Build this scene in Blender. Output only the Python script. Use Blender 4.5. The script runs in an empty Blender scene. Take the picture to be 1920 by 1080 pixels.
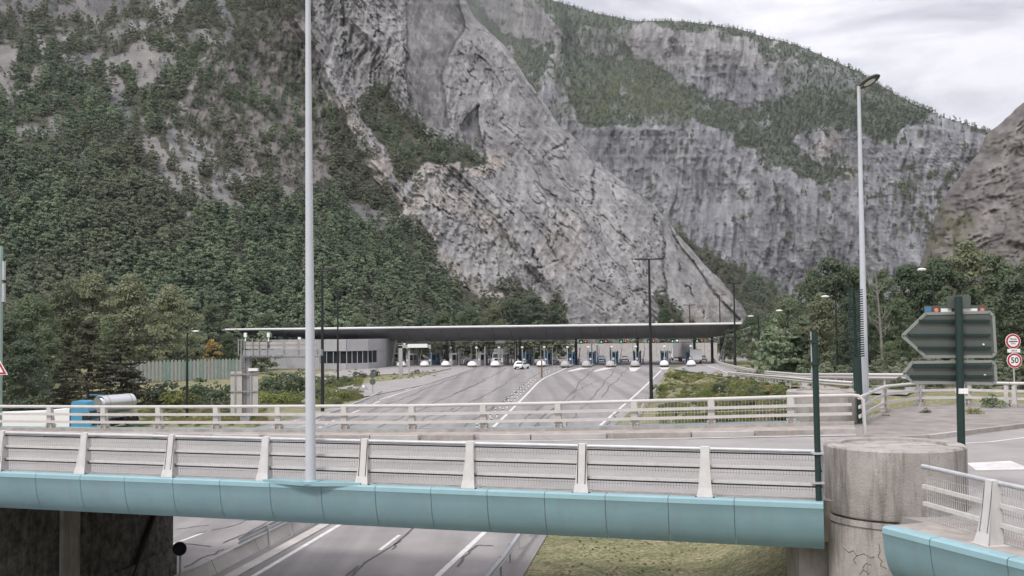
import bpy, math, random
import numpy as np
from mathutils import Vector, Matrix
R = math.radians
scene = bpy.context.scene
COL = scene.collection

# ------------------------------------------------------------------ camera
F = 1900.0
PITCH = math.atan(85 / F); ROLL = 0.011; CAMZ = 9.0
_f = Vector((0, math.cos(PITCH), math.sin(PITCH)))
_u0 = Vector((0, -math.sin(PITCH), math.cos(PITCH)))
_r0 = Vector((1, 0, 0))
_r = _r0 * math.cos(ROLL) - _u0 * math.sin(ROLL)
_u = _u0 * math.cos(ROLL) + _r0 * math.sin(ROLL)
cam = bpy.data.cameras.new('camera'); camo = bpy.data.objects.new('camera', cam); COL.objects.link(camo)
camo.matrix_world = Matrix(((_r.x, _u.x, -_f.x, 0), (_r.y, _u.y, -_f.y, 0), (_r.z, _u.z, -_f.z, CAMZ), (0, 0, 0, 1)))
cam.sensor_width = 36; cam.lens = 36 * F / 1920; cam.clip_end = 30000; cam.clip_start = 0.1
scene.camera = camo

# ------------------------------------------------------------------ light, sky, exposure
HAZE = 0.00007
SUN_EL, SUN_AZ = 52, 215          # azimuth clockwise from +Y (north): light from behind left
world = bpy.data.worlds.new('World'); scene.world = world; world.use_nodes = True
nt = world.node_tree; nt.nodes.clear()
def wn(t, **k):
    n = nt.nodes.new(t)
    for a, b in k.items(): setattr(n, a, b)
    return n
L = nt.links.new
out = wn('ShaderNodeOutputWorld'); bg = wn('ShaderNodeBackground'); L(bg.outputs[0], out.inputs[0])
sky = wn('ShaderNodeTexSky', sky_type='NISHITA', sun_disc=False)
sky.sun_elevation = R(SUN_EL); sky.sun_rotation = R(SUN_AZ)
tc = wn('ShaderNodeTexCoord'); mp = wn('ShaderNodeMapping'); mp.inputs['Scale'].default_value = (1, 1, 3.2); mp.inputs['Location'].default_value = (0.35, 0.1, 0.15)
L(tc.outputs['Generated'], mp.inputs[0])
n1 = wn('ShaderNodeTexNoise'); n1.inputs['Scale'].default_value = 4.6; n1.inputs['Detail'].default_value = 7; n1.inputs['Roughness'].default_value = 0.6; n1.inputs['Distortion'].default_value = 0.35
L(mp.outputs[0], n1.inputs['Vector'])
cr = wn('ShaderNodeValToRGB'); cr.color_ramp.elements[0].position = 0.40; cr.color_ramp.elements[0].color = (2.75, 2.7, 2.95, 1)
cr.color_ramp.elements[1].position = 0.58; cr.color_ramp.elements[1].color = (4.75, 4.6, 4.85, 1)
e = cr.color_ramp.elements.new(0.48); e.color = (3.65, 3.55, 3.8, 1)
L(n1.outputs[0], cr.inputs[0])
sx = wn('ShaderNodeSeparateXYZ'); L(tc.outputs['Generated'], sx.inputs[0])
mr = wn('ShaderNodeMapRange'); mr.inputs['From Min'].default_value = 0.15; mr.inputs['From Max'].default_value = 1; mr.inputs['To Min'].default_value = 1; mr.inputs['To Max'].default_value = 2.4
L(sx.outputs[2], mr.inputs[0])
vm = wn('ShaderNodeVectorMath', operation='SCALE'); L(cr.outputs[0], vm.inputs[0]); L(mr.outputs[0], vm.inputs['Scale'])
mx = wn('ShaderNodeMix', data_type='RGBA'); mx.inputs[0].default_value = 0.93
L(sky.outputs[0], mx.inputs[6]); L(vm.outputs[0], mx.inputs[7]); L(mx.outputs[2], bg.inputs[0])
bg.inputs[1].default_value = 0.12
sun = bpy.data.lights.new('sun', 'SUN'); sun.energy = 1.4; sun.angle = R(12); sun.color = (1, 0.96, 0.9)
suno = bpy.data.objects.new('sun', sun); COL.objects.link(suno)
suno.rotation_euler = (R(90 - SUN_EL), 0, R(180 - SUN_AZ) )
sd = Vector((math.sin(R(SUN_AZ)) * math.cos(R(SUN_EL)), math.cos(R(SUN_AZ)) * math.cos(R(SUN_EL)), math.sin(R(SUN_EL))))
suno.rotation_euler = sd.to_track_quat('Z', 'Y').to_euler()
scene.view_settings.view_transform = 'Standard'; scene.view_settings.look = 'None'
scene.view_settings.exposure = 0.75; scene.view_settings.gamma = 1; scene.view_settings.use_curve_mapping = False
scene.cycles.volume_step_rate = 4; scene.cycles.max_bounces = 6; scene.cycles.transparent_max_bounces = 8

# ------------------------------------------------------------------ helpers: pixels of the survey photo to places
def ray(px, py): return _f * F + _r * (px - 960) + _u * (540 - py)
def at(px, py, Y):
    d = ray(px, py); t = Y / d.y
    return Vector((d.x * t, Y, CAMZ + d.z * t))
def onz(px, py, z):
    d = ray(px, py); t = (z - CAMZ) / d.z
    return Vector((d.x * t, d.y * t, z))
def sst(t):
    t = min(1, max(0, t)); return t * t * (3 - 2 * t)
def road_z(y): return 0.0 if y < 50 else 0.0106 * (min(y, 290) - 50)
# right edge of the motorway, x for a given y
_RE = [(-100, -20.0), (20, -2.6), (45, 1.2), (90, 7.6), (130, 16.5), (190, 28), (225, 33.6), (260, 62), (400, 90)]
def edge_x(y):
    for (a, b), (c, d) in zip(_RE, _RE[1:]):
        if y <= c: return b + (d - b) * (y - a) / (c - a)
    return _RE[-1][1]
_LE = [(-100, -50), (45, -24), (90, -29), (130, -30), (190, -32), (225, -62), (400, -90)]
def ledge_x(y):
    for (a, b), (c, d) in zip(_LE, _LE[1:]):
        if y <= c: return b + (d - b) * (y - a) / (c - a)
    return -90
def plateau(y):
    P = [(0, 5.45), (62, 5.4), (75, 5.0), (90, 4.3), (120, 3.5), (160, 2.6), (210, 1.9), (260, 2.3), (400, 2.6)]
    for (a, b), (c, d) in zip(P, P[1:]):
        if y <= c: return b + (d - b) * (max(y, 0) - a) / (c - a)
    return 2.6
def ground(x, y):
    z = road_z(y) - 0.05
    k = sst((70 - y) / 15); t = sst((x - edge_x(y) - 0.8 - 5.5 * k) / ((12 if y < 120 else 8) - 2 * k))
    z = z + (plateau(y) - 0.12 - z) * t
    if x < ledge_x(y):
        z -= 1.6 * sst((ledge_x(y) - x) / 10) * sst((170 - y) / 40)
    # foot of the slopes
    z += 0.5 * max(0, -x - 75) * sst((y - 60) / 60) * 0.35
    z += 0.42 * max(0, x - 62 - y * 0.30)
    return z
def ong(px, py, dz=0.0):
    z = 0.0
    for _ in range(40):
        p = onz(px, py, z + dz)
        z = 0.5 * z + 0.5 * ground(p.x, p.y)
    return p
def onroad(px, py, dz=0.0):
    z = 0.0
    for _ in range(40):
        p = onz(px, py, z + dz); z = 0.5 * z + 0.5 * road_z(p.y)
    return Vector((p.x, p.y, road_z(p.y) + dz))

# ------------------------------------------------------------------ mesh building
class MB:
    def __init__(s): s.v = []; s.f = []
    def quad(s, a, b, c, d):
        n = len(s.v); s.v += [tuple(a), tuple(b), tuple(c), tuple(d)]; s.f.append((n, n + 1, n + 2, n + 3)); return s
    def frame_box(s, c, ax, ay, az, sx, sy, sz, taper=1.0):
        """box centred on c with half sizes; taper shrinks the +az end"""
        c = Vector(c); n = len(s.v)
        for k, tz in ((-1, 1.0), (1, taper)):
            for i, j in ((-1, -1), (1, -1), (1, 1), (-1, 1)):
                s.v.append(tuple(c + ax * (i * sx * tz) + ay * (j * sy * tz) + az * (k * sz)))
        for q in ((3, 2, 1, 0), (4, 5, 6, 7), (0, 1, 5, 4), (1, 2, 6, 5), (2, 3, 7, 6), (3, 0, 4, 7)):
            s.f.append(tuple(n + i for i in q))
        return s
    def box(s, x0, y0, z0, x1, y1, z1):
        return s.frame_box(((x0 + x1) / 2, (y0 + y1) / 2, (z0 + z1) / 2), Vector((1, 0, 0)), Vector((0, 1, 0)), Vector((0, 0, 1)), abs(x1 - x0) / 2, abs(y1 - y0) / 2, abs(z1 - z0) / 2)
    def bar(s, a, b, w, h, up=Vector((0, 0, 1))):
        a = Vector(a); b = Vector(b); d = (b - a); l = d.length
        if l < 1e-6: return s
        d /= l; side = d.cross(up)
        if side.length < 1e-4: side = Vector((1, 0, 0))
        side.normalize(); upv = side.cross(d)
        return s.frame_box((a + b) / 2, d, side, upv, l / 2, w / 2, h / 2)
    def tube(s, pts, rad, seg=8, caps=True):
        pts = [Vector(p) for p in pts]; rs = rad if isinstance(rad, (list, tuple)) else [rad] * len(pts)
        n = len(s.v); prev = None
        for i, p in enumerate(pts):
            d = (pts[min(i + 1, len(pts) - 1)] - pts[max(i - 1, 0)]).normalized()
            if prev is None:
                ref = Vector((0, 0, 1)) if abs(d.z) < 0.9 else Vector((1, 0, 0))
                a = d.cross(ref).normalized()
            else: a = (prev - d * prev.dot(d)).normalized()
            prev = a; b = d.cross(a)
            for k in range(seg):
                t = 2 * math.pi * k / seg
                s.v.append(tuple(p + a * (math.cos(t) * rs[i]) + b * (math.sin(t) * rs[i])))
        for i in range(len(pts) - 1):
            for k in range(seg):
                k2 = (k + 1) % seg
                s.f.append((n + i * seg + k, n + i * seg + k2, n + (i + 1) * seg + k2, n + (i + 1) * seg + k))
        if caps:
            s.f.append(tuple(n + k for k in range(seg - 1, -1, -1))); m = n + (len(pts) - 1) * seg
            s.f.append(tuple(m + k for k in range(seg)))
        return s
    def lathe(s, prof, seg=24, c=(0, 0, 0)):
        n = len(s.v)
        for r, z in prof:
            for k in range(seg):
                t = 2 * math.pi * k / seg; s.v.append((c[0] + r * math.cos(t), c[1] + r * math.sin(t), c[2] + z))
        for i in range(len(prof) - 1):
            for k in range(seg):
                k2 = (k + 1) % seg
                s.f.append((n + i * seg + k, n + i * seg + k2, n + (i + 1) * seg + k2, n + (i + 1) * seg + k))
        s.f.append(tuple(n + k for k in range(seg - 1, -1, -1))); m = n + (len(prof) - 1) * seg
        s.f.append(tuple(m + k for k in range(seg)))
        return s
    def prism(s, poly, off):
        """polygon (3D points) extruded by off"""
        n = len(s.v); m = len(poly); off = Vector(off)
        s.v += [tuple(Vector(p)) for p in poly] + [tuple(Vector(p) + off) for p in poly]
        s.f.append(tuple(range(n + m - 1, n - 1, -1))); s.f.append(tuple(range(n + m, n + 2 * m)))
        for k in range(m):
            k2 = (k + 1) % m; s.f.append((n + k, n + k2, n + m + k2, n + m + k))
        return s
    def loft(s, sections, close=False):
        n = len(s.v); m = len(sections[0])
        for sec in sections: s.v += [tuple(p) for p in sec]
        for i in range(len(sections) - 1):
            for k in range(m if close else m - 1):
                k2 = (k + 1) % m
                s.f.append((n + i * m + k, n + i * m + k2, n + (i + 1) * m + k2, n + (i + 1) * m + k))
        if close:
            s.f.append(tuple(n + k for k in range(m - 1, -1, -1))); q = n + (len(sections) - 1) * m
            s.f.append(tuple(q + k for k in range(m)))
        return s
    def build(s, name, mat, parent=None, smooth=False, loc=None):
        me = bpy.data.meshes.new(name)
        me.from_pydata(s.v, [], s.f)
        if mat: me.materials.append(mat)
        me.update()
        if smooth:
            me.shade_smooth(); me.set_sharp_from_angle(angle=R(40))
        o = bpy.data.objects.new(name, me); COL.objects.link(o)
        if parent: o.parent = parent
        if loc: o.location = loc
        return o
def tag(o, label=None, cat=None, group=None, kind=None):
    if label: o['label'] = label
    if cat: o['category'] = cat
    if group: o['group'] = group
    if kind: o['kind'] = kind
    return o
def empty(name, loc=(0, 0, 0), rz=0, label=None, cat=None, group=None):
    o = bpy.data.objects.new(name, None); COL.objects.link(o); o.location = loc; o.rotation_euler = (0, 0, rz)
    o.empty_display_size = 0.2
    return tag(o, label, cat, group)
_kids = {}
def copy_tree(o, parent=None):
    c = o.copy(); COL.objects.link(c)
    if parent: c.parent = parent
    for ch in [k for k in bpy.data.objects if k.parent == o]: copy_tree(ch, c)
    return c
def dup(o, loc, rz=0, label=None, scale=None):
    c = copy_tree(o); c.location = loc; c.rotation_euler = (0, 0, rz)
    if scale: c.scale = scale if isinstance(scale, tuple) else (scale,) * 3
    if label: c['label'] = label
    return c

# ------------------------------------------------------------------ materials
M = {}
def mat(name, col, rough=0.7, metal=0.0, spec=0.3, noise=0.0, nscale=3.0, bump=0.0, bscale=20.0, col2=None, streak=None, coord='Object'):
    m = bpy.data.materials.new(name); m.use_nodes = True; t = m.node_tree; b = t.nodes['Principled BSDF']
    b.inputs['Base Color'].default_value = (*col, 1); b.inputs['Roughness'].default_value = rough
    b.inputs['Metallic'].default_value = metal; b.inputs['Specular IOR Level'].default_value = spec
    l = t.links.new; tcn = t.nodes.new('ShaderNodeTexCoord')
    src = None
    if noise > 0 or col2:
        n = t.nodes.new('ShaderNodeTexNoise'); n.inputs['Scale'].default_value = nscale; n.inputs['Detail'].default_value = 6; n.inputs['Roughness'].default_value = 0.65
        l(tcn.outputs[coord], n.inputs['Vector'])
        r = t.nodes.new('ShaderNodeValToRGB'); r.color_ramp.elements[0].position = 0.35; r.color_ramp.elements[1].position = 0.65
        c2 = col2 or tuple(c * (1 - noise) for c in col)
        r.color_ramp.elements[0].color = (*c2, 1); r.color_ramp.elements[1].color = (*col, 1)
        l(n.outputs[0], r.inputs[0]); src = r.outputs[0]
    if streak:      # vertical weather stains: (strength, scale, colour)
        mpn = t.nodes.new('ShaderNodeMapping'); mpn.inputs['Scale'].default_value = (streak[1], streak[1], streak[1] * 0.12)
        l(tcn.outputs[coord], mpn.inputs[0])
        n = t.nodes.new('ShaderNodeTexNoise'); n.inputs['Scale'].default_value = 1; n.inputs['Detail'].default_value = 5; n.inputs['Roughness'].default_value = 0.7
        l(mpn.outputs[0], n.inputs['Vector'])
        r = t.nodes.new('ShaderNodeMapRange'); r.inputs['From Min'].default_value = 0.5; r.inputs['From Max'].default_value = 0.68; r.inputs['To Max'].default_value = streak[0]
        l(n.outputs[0], r.inputs[0])
        x = t.nodes.new('ShaderNodeMix'); x.data_type = 'RGBA'; l(r.outputs[0], x.inputs[0])
        if src: l(src, x.inputs[6])
        else: x.inputs[6].default_value = (*col, 1)
        x.inputs[7].default_value = (*streak[2], 1); src = x.outputs[2]
    if src: l(src, b.inputs['Base Color'])
    if bump > 0:
        n = t.nodes.new('ShaderNodeTexNoise'); n.inputs['Scale'].default_value = bscale; n.inputs['Detail'].default_value = 5
        l(tcn.outputs[coord], n.inputs['Vector'])
        bp = t.nodes.new('ShaderNodeBump'); bp.inputs['Strength'].default_value = bump; bp.inputs['Distance'].default_value = 0.05
        l(n.outputs[0], bp.inputs['Height']); l(bp.outputs[0], b.inputs['Normal'])
    if name == 'asphalt':      # wheel tracks and long wear marks running with the lanes
        mpn = t.nodes.new('ShaderNodeMapping'); mpn.inputs['Rotation'].default_value = (0, 0, R(8.4)); mpn.inputs['Scale'].default_value = (.55, .012, .1); l(tcn.outputs['Object'], mpn.inputs[0])
        n = t.nodes.new('ShaderNodeTexNoise'); n.inputs['Scale'].default_value = 1; n.inputs['Detail'].default_value = 4; l(mpn.outputs[0], n.inputs['Vector'])
        q = t.nodes.new('ShaderNodeMapRange'); q.inputs['From Min'].default_value = .38; q.inputs['From Max'].default_value = .62; q.inputs['To Min'].default_value = .80; q.inputs['To Max'].default_value = 1.08; l(n.outputs[0], q.inputs[0])
        v = t.nodes.new('ShaderNodeVectorMath'); v.operation = 'SCALE'; l(src, v.inputs[0]); l(q.outputs[0], v.inputs['Scale']); l(v.outputs[0], b.inputs['Base Color'])
    M[name] = m; return m
def emis(name, col, s):
    m = mat(name, (0.02, 0.02, 0.02)); b = m.node_tree.nodes['Principled BSDF']
    b.inputs['Emission Color'].default_value = (*col, 1); b.inputs['Emission Strength'].default_value = s; return m
def foliage_mat(name, c_lo, c_hi, c_odd=None, patch=None):
    m = bpy.data.materials.new(name); m.use_nodes = True; t = m.node_tree; b = t.nodes['Principled BSDF']; l = t.links.new
    b.inputs['Roughness'].default_value = 0.75; b.inputs['Specular IOR Level'].default_value = 0.15
    oi = t.nodes.new('ShaderNodeObjectInfo'); ge = t.nodes.new('ShaderNodeNewGeometry')
    a = t.nodes.new('ShaderNodeMath'); a.operation = 'MULTIPLY_ADD'; a.inputs[1].default_value = 0.35
    l(ge.outputs['Random Per Island'], a.inputs[0])
    a2 = t.nodes.new('ShaderNodeMath'); a2.operation = 'MULTIPLY'; a2.inputs[1].default_value = 0.65
    l(oi.outputs['Random'], a2.inputs[0]); l(a2.outputs[0], a.inputs[2])
    r = t.nodes.new('ShaderNodeValToRGB'); r.color_ramp.elements[0].position = 0.05; r.color_ramp.elements[0].color = (*c_lo, 1)
    r.color_ramp.elements[1].position = 0.85 if c_odd else 1.0; r.color_ramp.elements[1].color = (*c_hi, 1)
    if c_odd:
        e = r.color_ramp.elements.new(0.97); e.color = (*c_odd, 1)
    l(a.outputs[0], r.inputs[0]); res = r.outputs[0]
    if patch:       # kinds of tree change from place to place over the slope
        n = t.nodes.new('ShaderNodeTexNoise'); n.inputs['Scale'].default_value = patch[1]; n.inputs['Detail'].default_value = 4; l(oi.outputs['Location'], n.inputs['Vector'])
        q = t.nodes.new('ShaderNodeMapRange'); q.inputs['From Min'].default_value = .44; q.inputs['From Max'].default_value = .60; q.inputs['To Max'].default_value = .8; l(n.outputs[0], q.inputs[0])
        x = t.nodes.new('ShaderNodeMix'); x.data_type = 'RGBA'; l(q.outputs[0], x.inputs[0]); l(res, x.inputs[6]); x.inputs[7].default_value = (*patch[0], 1); res = x.outputs[2]
    l(res, b.inputs['Base Color'])
    tr = t.nodes.new('ShaderNodeBsdfTranslucent'); l(res, tr.inputs[0])
    ms = t.nodes.new('ShaderNodeMixShader'); ms.inputs[0].default_value = 0.35
    l(b.outputs[0], ms.inputs[1]); l(tr.outputs[0], ms.inputs[2]); l(ms.outputs[0], t.nodes['Material Output'].inputs[0])
    M[name] = m; return m

mat('asphalt', (0.272, 0.258, 0.253), 0.9, noise=0.16, nscale=0.35, bump=0.25, bscale=60)
mat('old_asphalt', (0.31, 0.295, 0.287), 0.9, noise=0.2, nscale=0.5, bump=0.2, bscale=40)
mat('paint', (0.64, 0.63, 0.62), 0.6, noise=0.28, nscale=2.5)
mat('sealant', (0.10, 0.095, 0.093), 0.7, noise=0.3, nscale=2)
mat('concrete', (0.42, 0.392, 0.368), 0.9, noise=0.28, nscale=1.6, bump=0.3, bscale=25, streak=(0.75, 3.4, (0.12, 0.108, 0.095)))
mat('pale_concrete', (0.46, 0.44, 0.42), 0.85, noise=0.18, nscale=1.2, bump=0.2, bscale=18)
mat('kerb_concrete', (0.385, 0.35, 0.325), 0.85, noise=0.32, nscale=2.5, bump=0.2, bscale=18)
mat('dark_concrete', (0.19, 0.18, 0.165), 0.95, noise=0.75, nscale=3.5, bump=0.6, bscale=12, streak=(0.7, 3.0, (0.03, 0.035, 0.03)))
mat('rail_white', (0.58, 0.57, 0.56), 0.45, noise=0.10, nscale=4, streak=(0.3, 7, (0.36, 0.32, 0.28)))
mat('rail_cream', (0.54, 0.525, 0.50), 0.5, noise=0.1, nscale=4, streak=(0.3, 6, (0.45, 0.42, 0.38)))
mat('galvanised', (0.52, 0.53, 0.55), 0.5, 0.3, noise=0.15, nscale=5)
mat('teal', (0.205, 0.325, 0.36), 0.5, spec=0.35, noise=0.12, nscale=0.9, streak=(0.4, 4.5, (0.21, 0.27, 0.28)))
mat('teal_light', (0.27, 0.43, 0.47), 0.5, noise=0.12, nscale=1.5)
mat('pole_grey', (0.52, 0.545, 0.59), 0.4, spec=0.4, noise=0.06, nscale=3)
mat('dark_green', (0.022, 0.045, 0.040), 0.5, noise=0.2, nscale=5)
mat('black_pole', (0.018, 0.02, 0.022), 0.5)
mat('sign_back', (0.115, 0.13, 0.12), 0.55, metal=0.2, noise=0.08, nscale=4)
mat('sign_rim', (0.27, 0.29, 0.27), 0.5, metal=0.2)
mat('white', (0.80, 0.80, 0.80), 0.5)
mat('lampglass', (0.72, 0.72, 0.70), 0.3)
mat('red', (0.42, 0.03, 0.05), 0.5)
mat('pinkred', (0.60, 0.25, 0.24), 0.5)
mat('blue', (0.07, 0.20, 0.33), 0.45)
mat('booth_blue', (0.05, 0.13, 0.22), 0.5, noise=0.15, nscale=2)
mat('truck_blue', (0.08, 0.29, 0.46), 0.35, spec=0.5)
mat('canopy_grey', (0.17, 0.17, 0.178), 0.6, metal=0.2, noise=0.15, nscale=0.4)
mat('clad_grey', (0.40, 0.40, 0.415), 0.6, noise=0.15, nscale=0.6)
mat('steel_grey', (0.33, 0.33, 0.34), 0.6, metal=0.2, noise=0.12, nscale=3)
mat('glass_dark', (0.02, 0.025, 0.03), 0.12, spec=0.6)
mat('rubber', (0.02, 0.02, 0.02), 0.8)
mat('slat_green', (0.30, 0.40, 0.36), 0.6, noise=0.2, nscale=1)
mat('bark', (0.10, 0.085, 0.07), 0.9, noise=0.4, nscale=6)
mat('pale_bark', (0.23, 0.22, 0.19), 0.9, noise=0.3, nscale=6)
mat('rust', (0.20, 0.10, 0.06), 0.8, noise=0.4, nscale=4)
mat('letter', (0.03, 0.03, 0.035), 0.6)
mat('tank_steel', (0.55, 0.56, 0.58), 0.3, metal=0.7)
emis('led_green', (0.15, 0.6, 0.42), 0.8); emis('led_red', (0.8, 0.2, 0.15), 0.6); emis('led_white', (.8, 0.9, 0.85), 0.8)
foliage_mat('leaf_mid', (0.070, 0.100, 0.060), (0.21, 0.255, 0.15))
foliage_mat('leaf_far_sunlit', (0.20, 0.235, 0.11), (0.44, 0.46, 0.22))  # sunlight on one stretch of the far wood, put into the leaf colour
mat('rough_stone', (0.24, 0.22, 0.20), 0.9, noise=0.55, nscale=3, bump=.5, bscale=6)
mat('lamp_dark', (0.07, 0.072, 0.075), .5, metal=.3)
mat('paving', (0.285, 0.262, 0.245), 0.9, noise=0.35, nscale=1.4, bump=0.3, bscale=9)
foliage_mat('leaf_forest', (0.090, 0.132, 0.084), (0.275, 0.345, 0.215), (0.31, 0.27, 0.22), ((0.190, 0.195, 0.140), .014))
foliage_mat('leaf_far', (0.070, 0.100, 0.075), (0.23, 0.26, 0.165), None, ((0.28, 0.30, 0.16), .004))
foliage_mat('leaf_dark', (0.055, 0.078, 0.052), (0.155, 0.185, 0.12))
foliage_mat('leaf_pale', (0.12, 0.14, 0.085), (0.29, 0.31, 0.19))
foliage_mat('leaf_pine', (0.060, 0.068, 0.048), (0.15, 0.14, 0.09))
foliage_mat('leaf_yellow', (0.38, 0.28, 0.10), (0.60, 0.45, 0.18))
foliage_mat('leaf_weed', (0.10, 0.14, 0.045), (0.26, 0.27, 0.09))
foliage_mat('leaf_straw', (0.20, 0.175, 0.095), (0.34, 0.30, 0.165))
# ================================================================== NOISE (numpy)
_rng = np.random.RandomState(7)
_LAT = _rng.rand(8, 256, 256)
def vnoise(x, y, k=0):
    xi = np.floor(x).astype(int); yi = np.floor(y).astype(int); fx = x - xi; fy = y - yi
    fx = fx * fx * fx * (fx * (fx * 6 - 15) + 10); fy = fy * fy * fy * (fy * (fy * 6 - 15) + 10)
    g = _LAT[k % 8]; a = g[xi & 255, yi & 255]; b = g[(xi + 1) & 255, yi & 255]; c = g[xi & 255, (yi + 1) & 255]; d = g[(xi + 1) & 255, (yi + 1) & 255]
    return (a + (b - a) * fx) * (1 - fy) + (c + (d - c) * fx) * fy
def fbm(x, y, s, octv=5, gain=0.5, k=0):
    t = 0; a = 1; tot = 0
    for i in range(octv):
        t = t + a * vnoise(x / s + 17.3 * i + 5.1 * k, y / s + 9.7 * i + 3.3 * k, k + i); tot += a; a *= gain; s = s / 2.03
    return t / tot          # 0..1
def ridged(x, y, s, octv=5, gain=0.55, k=0):
    t = 0; a = 1; tot = 0
    for i in range(octv):
        n = 1 - np.abs(2 * vnoise(x / s + 11.3 * i + 2.1 * k, y / s + 7.7 * i + 8.3 * k, k + i) - 1)
        t = t + a * n * n; tot += a; a *= gain; s = s / 2.1
    return t / tot
def inpoly(x, y, poly):
    r = np.zeros(x.shape, bool); n = len(poly)
    for i in range(n):
        x0, y0 = poly[i]; x1, y1 = poly[(i + 1) % n]
        if y0 == y1: continue
        c = (y0 > y) != (y1 > y)
        r ^= c & (x < (x1 - x0) * (y - y0) / (y1 - y0) + x0)
    return r
def segdist(x, y, pts):
    d = np.full(x.shape, 1e9)
    for (a, b), (c, e) in zip(pts, pts[1:]):
        vx, vy = c - a, e - b; t = np.clip(((x - a) * vx + (y - b) * vy) / (vx * vx + vy * vy + 1e-9), 0, 1)
        d = np.minimum(d, np.hypot(x - a - t * vx, y - b - t * vy))
    return d
def interp(v, pts):
    pts = sorted(pts); return np.interp(v, [p[0] for p in pts], [p[1] for p in pts])
def grid_mesh(name, P, C, material):
    ny, nx = P.shape[:2]; me = bpy.data.meshes.new(name)
    me.vertices.add(ny * nx); me.vertices.foreach_set('co', P.reshape(-1).astype(np.float32))
    i = np.arange(ny * nx).reshape(ny, nx); q = np.stack([i[:-1, :-1], i[:-1, 1:], i[1:, 1:], i[1:, :-1]], -1).reshape(-1)
    nf = (ny - 1) * (nx - 1); me.loops.add(nf * 4); me.loops.foreach_set('vertex_index', q.astype(np.int32))
    me.polygons.add(nf); me.polygons.foreach_set('loop_start', np.arange(0, nf * 4, 4, dtype=np.int32))
    me.update(calc_edges=True)
    if C is not None:
        a = me.attributes.new('surf', 'FLOAT_COLOR', 'POINT'); a.data.foreach_set('color', C.reshape(-1).astype(np.float32))
    me.materials.append(material)
    o = bpy.data.objects.new(name, me); COL.objects.link(o); return o
Rv, Uv, Fv = np.array(_r), np.array(_u), np.array(_f)
def rays_np(PX, PY):
    d = Fv * F + (PX - 960)[..., None] * Rv + (540 - PY)[..., None] * Uv
    return d / d[..., 1:2]           # y = 1
def rock_mat(name, g1, g2, tan, veg1, veg2, scale):
    m = bpy.data.materials.new(name); m.use_nodes = True; t = m.node_tree; b = t.nodes['Principled BSDF']; l = t.links.new
    N = t.nodes.new
    b.inputs['Roughness'].default_value = 0.95; b.inputs['Specular IOR Level'].default_value = 0.1
    at_ = N('ShaderNodeAttribute'); at_.attribute_name = 'surf'; sp = N('ShaderNodeSeparateColor'); l(at_.outputs['Color'], sp.inputs[0])
    tcn = N('ShaderNodeTexCoord')
    def noise(s, det=8, rough=0.7, dist=0.0):
        n = N('ShaderNodeTexNoise'); n.inputs['Scale'].default_value = s; n.inputs['Detail'].default_value = det; n.inputs['Roughness'].default_value = rough; n.inputs['Distortion'].default_value = dist
        l(tcn.outputs['Object'], n.inputs['Vector']); return n.outputs[0]
    def mixc(f, a, c):
        x = N('ShaderNodeMix'); x.data_type = 'RGBA'
        for s, v in ((0, f), (6, a), (7, c)):
            if isinstance(v, (tuple, float, int)): x.inputs[s].default_value = (*v, 1) if isinstance(v, tuple) else v
            else: l(v, x.inputs[s])
        return x.outputs[2]
    def rng(v, a, c, lo=0.0, hi=1.0):
        x = N('ShaderNodeMapRange'); x.inputs['From Min'].default_value = a; x.inputs['From Max'].default_value = c; x.inputs['To Min'].default_value = lo; x.inputs['To Max'].default_value = hi
        l(v, x.inputs[0]); return x.outputs[0]
    c = mixc(rng(noise(0.05 * scale), 0.4, 0.6), g1, g2)
    c = mixc(rng(noise(0.7 * scale, 6, 0.8), 0.52, 0.68, 0, 0.5), c, tuple(x * 0.45 for x in g1))
    c = mixc(rng(noise(0.28 * scale, 6, 0.8, 1.0), 0.56, 0.74, 0, 0.40), c, tuple(min(0.7, x * 1.4) for x in g2))
    c = mixc(sp.outputs[1], c, tan)
    # rock tone (blue) scales the colour, cracks (alpha) hold soil and moss
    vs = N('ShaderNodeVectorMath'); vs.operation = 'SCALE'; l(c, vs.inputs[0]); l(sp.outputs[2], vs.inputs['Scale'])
    c = mixc(at_.outputs['Alpha'], vs.outputs[0], (0.045, 0.05, 0.04))
    vg = mixc(rng(noise(0.35 * scale, 5), 0.4, 0.62), veg1, veg2)
    c = mixc(sp.outputs[0], c, vg)
    l(c, b.inputs['Base Color'])
    bp = N('ShaderNodeBump'); bp.inputs['Strength'].default_value = 0.7; bp.inputs['Distance'].default_value = 1.2 / scale
    l(noise(0.6 * scale, 6, 0.75), bp.inputs['Height']); l(bp.outputs[0], b.inputs['Normal'])
    return m
def soft(v): return np.clip(v, 0, 1)
def surf(PX, PY, D0, S, REL):
    """march a slope of steepness S up from distance D0; REL is relief as a fraction of distance"""
    T = rays_np(PX, PY); tz = T[..., 2]
    D = np.empty(PX.shape); D[0] = D0
    for i in range(1, PX.shape[0]):
        D[i] = D[i - 1] * (1 + np.clip((tz[i] - tz[i - 1]) / np.maximum(S[i] - tz[i], 0.14), -0.02, 0.05))
    D = D * (1 + REL)
    P = T * D[..., None]; P[..., 2] += CAMZ
    return P, D

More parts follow.
